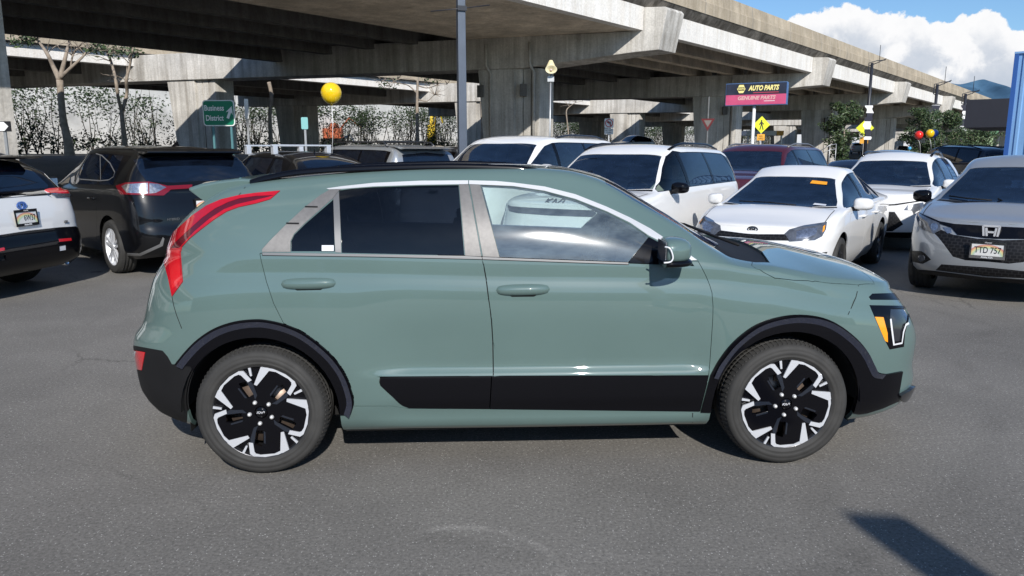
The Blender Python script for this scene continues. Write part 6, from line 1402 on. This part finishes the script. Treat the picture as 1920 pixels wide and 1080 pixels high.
def lamp_post(px, py_top, px_b, Y, label, flag=True):
    f = at(px_b, 280, Y); g = gz(f.x, f.y); t = at(px_b, py_top, Y); r = empty('lamp_post', (f.x, Y, g)); tag(r, label, 'lamp post', 'dark lamp posts along the lot edge'); h = t.z-g; k = Y/50
    b = MB(); b.tube([(0, 0, 0), (0, 0, h)], [.12*k, .085*k], 10); b.build('pole', M['pole_black'], r)
    b = MB(); b.tube([(0, 0, h-.7*k), (-.2*k, 0, h-.6*k), (-.2*k, 0, h), (.3*k, 0, h+.14*k), (.75*k, -.2, h+.16*k)], .03*k, 6); b.tube([(-.2*k, 0, h-.2*k), (.3*k, 0, h+.0*k), (.8*k, -.2, h+.24*k)], .03*k, 6); b.tube([(.45*k, 0, h), (.45*k, 0, h+1.1*k)], .018*k, 5); b.build('lamp_arm', M['pole_black'], r)
    if flag:
        z0, z1 = at(px_b, 262, Y).z-g, at(px_b, 197, Y).z-g
        m, nt, p = _new('black_white_bands'); tc = N(nt, 'ShaderNodeTexCoord'); wv = N(nt, 'ShaderNodeTexWave', wave_type='BANDS', bands_direction='Z', Scale=.34/k, Distortion=2.5); L(nt, tc.outputs['Object'], wv.inputs[0]); rr = ramp(nt, wv.outputs['Fac'], .45, (.02, .022, .04), .5, (.8, .8, .8)); L(nt, rr.outputs[0], p.inputs['Base Color']); p.inputs['Roughness'].default_value = .7
        b = MB(); n = 18; v = []
        for i in range(n+1):
            z = z0+(z1-z0)*i/n; a = 2*PI*i/n*1.6; w = .22*k+.05*k*math.sin(i*1.9)
            v += [(-w+.08*k*math.sin(a), -.14*k-.05*k*math.cos(a), z), (w+.06*k*math.sin(a+1), -.14*k+.05*k*math.cos(a), z)]
        b.add(v, [(2*i, 2*i+1, 2*i+3, 2*i+2) for i in range(n)], True); b.build('striped_banner', m, r, recalc=False)
lamp_post(1635, 118, 1622, 52, 'tall lamp post wrapped in a black and white banner, nearest the leafy tree')
lamp_post(1752, 158, 1746, 74, 'lamp post rising behind the coloured balloons')
lamp_post(1808, 176, 1800, 88, 'farthest lamp post of the row, close to the black fascia')
def blue_building():
    Y = 24.0; a = at(1884.5, 292, Y); z1 = at(1893, 101, Y).z; r = empty('blue_building', (a.x, Y, 0), math.radians(-40)); tag(r, 'bright blue corrugated metal building at the picture edge', 'building')
    m = mat('blue_ribbed_metal', (.21, .39, .66), .42, .15, var=.10, vscale=.8); b = MB(); pts = []; x = 0
    while x < 14: pts += [(x, 0), (x+.17, 0), (x+.20, .035), (x+.27, .035), (x+.30, 0)]; x += .30
    v = []
    for p, d in pts: v += [(p, -d, 0), (p, -d, z1)]
    n = len(pts); b.add(v, [(2*i, 2*i+2, 2*i+3, 2*i+1) for i in range(n-1)]); b.build('wall', m, r, recalc=False)
    b = MB(); b.add([(0, 0, 0), (0, 12, 0), (0, 12, z1), (0, 0, z1)], [(0, 1, 2, 3)]); b.build('side_wall', m, r, recalc=False)
    b = MB(); b.box(-.05, 14, -.06, 12, z1, z1+.06); b.build('roof_edge', mat('pale_blue_flashing', (.20, .36, .62), .4), r)
    b = MB(); b.box(-.045, .075, -.05, .075, 0, z1); b.build('corner_trim', mat('dark_blue_trim', (.03, .10, .34), .4), r)
blue_building()
def fascia_building():
    Y = 46.0; a = at(1806, 250, Y); e = at(1895, 250, Y); zt, zb = at(1850, 187, Y).z, at(1850, 240, Y).z; r = empty('showroom', (a.x, Y, 0), math.radians(-38)); tag(r, 'low showroom with a black fascia, grey column and dark glass doors', 'building'); w = (e.x-a.x)*1.75+3
    b = MB(); b.box(0, w, 0, 9, zb, zt); b.build('fascia', mat('black_fascia', (.018, .019, .028), .6, var=.1), r, bevel=.03)
    x = (at(1863, 260, Y).x-a.x)*1.72; b = MB(); b.box(x-.16, x+.16, .1, .42, 0, zb); b.build('column', mat('grey_column', (.20, .20, .19), .7), r)
    b = MB(); b.box(x+.17, w, 1.0, 1.05, 0, zb); b.build('glass_front', mat('dark_shop_glass', (.01, .012, .016), .05, coat=1), r)
    b = MB(); zm = at(1870, 256, Y).z; b.box(x+.17, w, .95, .99, zm-.05, zm+.05); b.box(x+.9, x+1.0, .95, .99, 0, zb-.01); b.build('mullion', mat('mullion', (.12, .12, .13), .5), r)
fascia_building()
def green_shed():
    Y = 90; a, e = at(1831, 262, Y), at(1862, 262, Y); zt = at(1845, 251, Y).z; r = empty('shed', (a.x, Y, 0)); tag(r, 'small pale green shed under the black fascia', 'building')
    b = MB(); b.box(0, e.x-a.x, 0, 6, 0, zt); b.build('wall', mat('pale_green_boards', (.34, .46, .26), .8), r); b = MB(); b.box(-.4, e.x-a.x+.3, -.4, 6.4, zt, zt+.35); b.build('roof', mat('green_roof_edge', (.10, .22, .12), .7), r)
green_shed()
def canopy():
    Y = 88; a, e = at(1400, 249, Y), at(1477, 252, Y); r = empty('bus_shelter', (a.x, Y, gz(a.x, Y)), .05); tag(r, 'white shelter fascia with orange end, in shade behind the crossing sign', 'shelter'); w = e.x-a.x; z0, z1 = at(1440, 254, Y).z-gz(a.x, Y), at(1440, 245, Y).z-gz(a.x, Y)
    b = MB(); b.box(0, w*.74, 0, 2, z0, z1); b.build('fascia', mat('white_fascia', (.85, .86, .86), .5), r); b = MB(); b.box(w*.741, w*.92, -.01, 2, z0, z1); b.build('orange_end', mat('orange_fascia', (.85, .42, .05), .5), r)
    for x in (.3, w*.45, w*.9): b = MB(); b.box(x-.08, x+.08, .3, .5, 0, z0); b.build('post', M['galv'], r)
canopy()
def railing():
    r = empty('railing', (0, 0, 0)); tag(r, 'grey handrail along a short stair beside the leafy tree', 'railing'); b = MB(); Y = 60
    P = [at(1536, 284, Y), at(1556, 272, Y), at(1568, 270, Y)]; Q = [at(1536, 296, Y), at(1556, 290, Y), at(1568, 288, Y)]
    b.tube(P, .035, 6); b.tube([(p+q)/2 for p, q in zip(P, Q)], .03, 6)
    for p, q in zip(P, Q): b.tube([p, Vector((p.x, p.y, gz(p.x, p.y)))], .035, 6)
    b.build('rail', M['galv'], r)
railing()
def machines():
    for px, py, w, h, m, lab, nm in ((622, 250, 2.2, 1.2, mat('orange_machine', (.40, .09, .03), .6), 'orange works machine glimpsed through the shrubs', 'digger'), (808, 252, .9, 2.2, mat('yellow_machine', (.70, .50, .03), .6), 'yellow works machine glimpsed through the shrubs beside the pier', 'digger')):
        a = at(px, py, 91); g = gz(a.x, a.y); r = empty(nm, (a.x, a.y, g)); tag(r, lab, 'digger')
        b = MB(); z = a.z-g; b.box(-w/2, w/2, 0, 1.5, z-h/2, z+h/2); b.hexa([(-w*.2, .1, z+h/2), (w*.3, .1, z+h/2), (w*.3, 1.4, z+h/2), (-w*.2, 1.4, z+h/2), (-w*.1, .2, z+h), (w*.25, .2, z+h), (w*.25, 1.3, z+h), (-w*.1, 1.3, z+h)]); b.build('cab', m, r, bevel=.1)
        b = MB(); b.tube([(w*.2, .7, z), (w*.9, .7, z+h*1.5), (w*1.5, .7, z+h*.6)], .12, 6); b.build('boom', m, r)
        b = MB(); b.box(-w*.6, w*.6, .0, .5, 0, z-h/2); b.box(-w*.6, w*.6, 1.0, 1.5, 0, z-h/2); b.build('track', M['under'], r)
machines()
# ---- behind the photographer: unseen building added to darken reflections, unseen post added to cast a shadow
def reflection_building():
    r = empty('reflection_building', (0, -24, 0)); tag(r, 'unseen low building with dark glass, added to darken the reflections', 'building')
    b = MB(); b.box(-34, 30, -10, 0, 3.6, 5.0); b.build('fascia', mat('pale_fascia', (.45, .45, .44), .7), r)
    b = MB(); b.box(-34, 30, -9.8, -.3, 0, 3.6); b.build('glass_front', mat('dark_showroom_glass', (.015, .02, .025), .08), r)
    b = MB()
    for i in range(17): b.box(-34+4*i, -33.7+4*i, -.35, -.05, 0, 3.6)
    b.build('column', mat('white_columns', (.6, .6, .58), .7), r)
reflection_building()
def shadow_caster():
    r = empty('shadow_post', (1.635+.33*4.4, 3.03-1.5*4.4, 0), math.radians(-8)); tag(r, 'unseen flat-topped white post added to cast the shadow on the tarmac', 'post')
    b = MB(); b.box(-.13, .13, -.05, .05, .0, 4.4); b.build('post', M['sign_white'], r, bevel=.01); b = MB(); b.box(-.2, .2, -.15, .15, 0, .03); b.build('base_plate', M['galv'], r)
shadow_caster()
# ------------------------------------------------------------------ light, sky, render settings
SUN_AZ, SUN_EL = math.radians(12), math.radians(32.5)     # the sun stands behind the camera, a little to its right
sd_ = Vector((math.sin(SUN_AZ)*math.cos(SUN_EL), -math.cos(SUN_AZ)*math.cos(SUN_EL), math.sin(SUN_EL)))
sl = bpy.data.lights.new('sun', 'SUN'); sl.energy = 4.9; sl.angle = math.radians(.53); sl.color = (1, .955, .89)
so = bpy.data.objects.new('sun', sl); COL.objects.link(so); so.rotation_euler = sd_.to_track_quat('Z', 'Y').to_euler()
def world():
    w = bpy.data.worlds.new('World'); SC.world = w; w.use_nodes = True; nt = w.node_tree; bg = nt.nodes['Background']
    sky = N(nt, 'ShaderNodeTexSky'); sky.sky_type = 'NISHITA'; sky.sun_disc = False; sky.sun_elevation = SUN_EL; sky.sun_rotation = math.atan2(sd_.x, sd_.y); sky.air_density = 1.0; sky.dust_density = .25; sky.ozone_density = 2.0
    tint = N(nt, 'ShaderNodeMix', data_type='RGBA', blend_type='MULTIPLY'); tint.inputs[0].default_value = 1; L(nt, sky.outputs[0], tint.inputs[6]); tint.inputs[7].default_value = (.74, .95, 1.16, 1)
    tc = N(nt, 'ShaderNodeTexCoord'); nv = N(nt, 'ShaderNodeVectorMath', operation='NORMALIZE'); L(nt, tc.outputs['Generated'], nv.inputs[0]); sp = N(nt, 'ShaderNodeSeparateXYZ'); L(nt, nv.outputs[0], sp.inputs[0])
    mt = lambda op, a, b=None, c=None: _m(nt, op, a, b, c)
    az = mt('ARCTAN2', sp.outputs[0], sp.outputs[1]); el = mt('ARCSINE', sp.outputs[2])
    # cumulus bank over the mountain: its top edge as elevation against azimuth
    prof = [(1380, 150), (1440, 75), (1476, 40), (1520, 22), (1569, 4), (1600, 2), (1638, 20), (1683, 24), (1717, 21), (1741, 31), (1776, 33), (1796, 27), (1837, 20), (1872, 24), (1889, 36), (1905, 50), (1960, 44), (2060, 60), (2200, 90), (2400, 150)]
    A0, A1, E1 = .20, .85, .25; fc = N(nt, 'ShaderNodeFloatCurve'); cu = fc.mapping.curves[0]; pts = [(0, 0)]
    for px, py in prof:
        r = ray(px, py).normalized(); pts.append(((math.atan2(r.x, r.y)-A0)/(A1-A0), math.asin(r.z)/E1))
    pts.append((1, 0)); cu.points[0].location = pts[0]; cu.points[1].location = pts[-1]
    for p in pts[1:-1]: cu.points.new(*p)
    fc.mapping.update()
    an = mt('DIVIDE', mt('SUBTRACT', az, A0), A1-A0); L(nt, an, fc.inputs['Value']); top = mt('MULTIPLY', fc.outputs[0], E1)
    def noise(scale, detail, rough=.55, dist=0):
        n = N(nt, 'ShaderNodeTexNoise', Scale=scale, Detail=detail, Roughness=rough, Distortion=dist); L(nt, nv.outputs[0], n.inputs['Vector']); return n.outputs['Fac']
    n1 = noise(26, 10, .60, .1); n1b = noise(75, 8, .6); d = mt('ADD', mt('SUBTRACT', top, el), mt('ADD', mt('MULTIPLY', mt('SUBTRACT', n1, .5), .040), mt('MULTIPLY', mt('SUBTRACT', n1b, .5), .016)))
    mr = lambda v, a, b, c=0, e=1: _mr(nt, v, a, b, c, e)
    bank = mr(d, -.0005, .0032)
    body = mr(d, .0, .10); n2 = noise(17, 9, .6, .3); n3 = noise(55, 6, .6)
    shade = mt('ADD', mt('MULTIPLY', mr(n2, .44, .58), mr(d, .012, .045)), mt('MULTIPLY', mt('SUBTRACT', n3, .5), .55)); shade = mt('MINIMUM', mt('MAXIMUM', mt('ADD', mt('MULTIPLY', shade, .75), mt('MULTIPLY', mr(el, .09, .045), .30)), 0), 1)
    col = N(nt, 'ShaderNodeMix', data_type='RGBA'); L(nt, shade, col.inputs[0]); k = 1/.11; col.inputs[6].default_value = (.98*k, .98*k, .99*k, 1); col.inputs[7].default_value = (.50*k, .57*k, .68*k, 1)
    # unseen broken cloud added behind the camera to vary the reflections
    g = noise(3.2, 8, .6); gm = mt('MULTIPLY', mr(g, .56, .70), mt('MULTIPLY', mr(sp.outputs[1], .1, -.1), mr(sp.outputs[2], .03, .15))); gm = mt('MULTIPLY', gm, .75)
    m1 = N(nt, 'ShaderNodeMix', data_type='RGBA'); L(nt, gm, m1.inputs[0]); L(nt, tint.outputs[2], m1.inputs[6]); m1.inputs[7].default_value = (.8*k, .82*k, .86*k, 1)
    m2 = N(nt, 'ShaderNodeMix', data_type='RGBA'); L(nt, bank, m2.inputs[0]); L(nt, m1.outputs[2], m2.inputs[6]); L(nt, col.outputs[2], m2.inputs[7])
    L(nt, m2.outputs[2], bg.inputs[0]); bg.inputs[1].default_value = .11
def _m(nt, op, a, b=None, c=None):
    n = N(nt, 'ShaderNodeMath', operation=op)
    for i, v in enumerate((a, b, c)):
        if v is None: continue
        if isinstance(v, (int, float)): n.inputs[i].default_value = v
        else: L(nt, v, n.inputs[i])
    return n.outputs[0]
def _mr(nt, v, a, b, c, e):
    n = N(nt, 'ShaderNodeMapRange', interpolation_type='SMOOTHSTEP'); L(nt, v, n.inputs[0])
    for i, x in ((1, a), (2, b), (3, c), (4, e)): n.inputs[i].default_value = x
    return n.outputs[0]
world()
SC.view_settings.view_transform = 'Standard'; SC.view_settings.look = 'None'; SC.view_settings.exposure = 0; SC.view_settings.gamma = 1
SC.render.engine = 'CYCLES'; cy = SC.cycles; cy.use_denoising = True; cy.max_bounces = 8; cy.transparent_max_bounces = 24; cy.glossy_bounces = 4; cy.diffuse_bounces = 3; cy.caustics_reflective = False; cy.caustics_refractive = False; cy.sample_clamp_indirect = 6
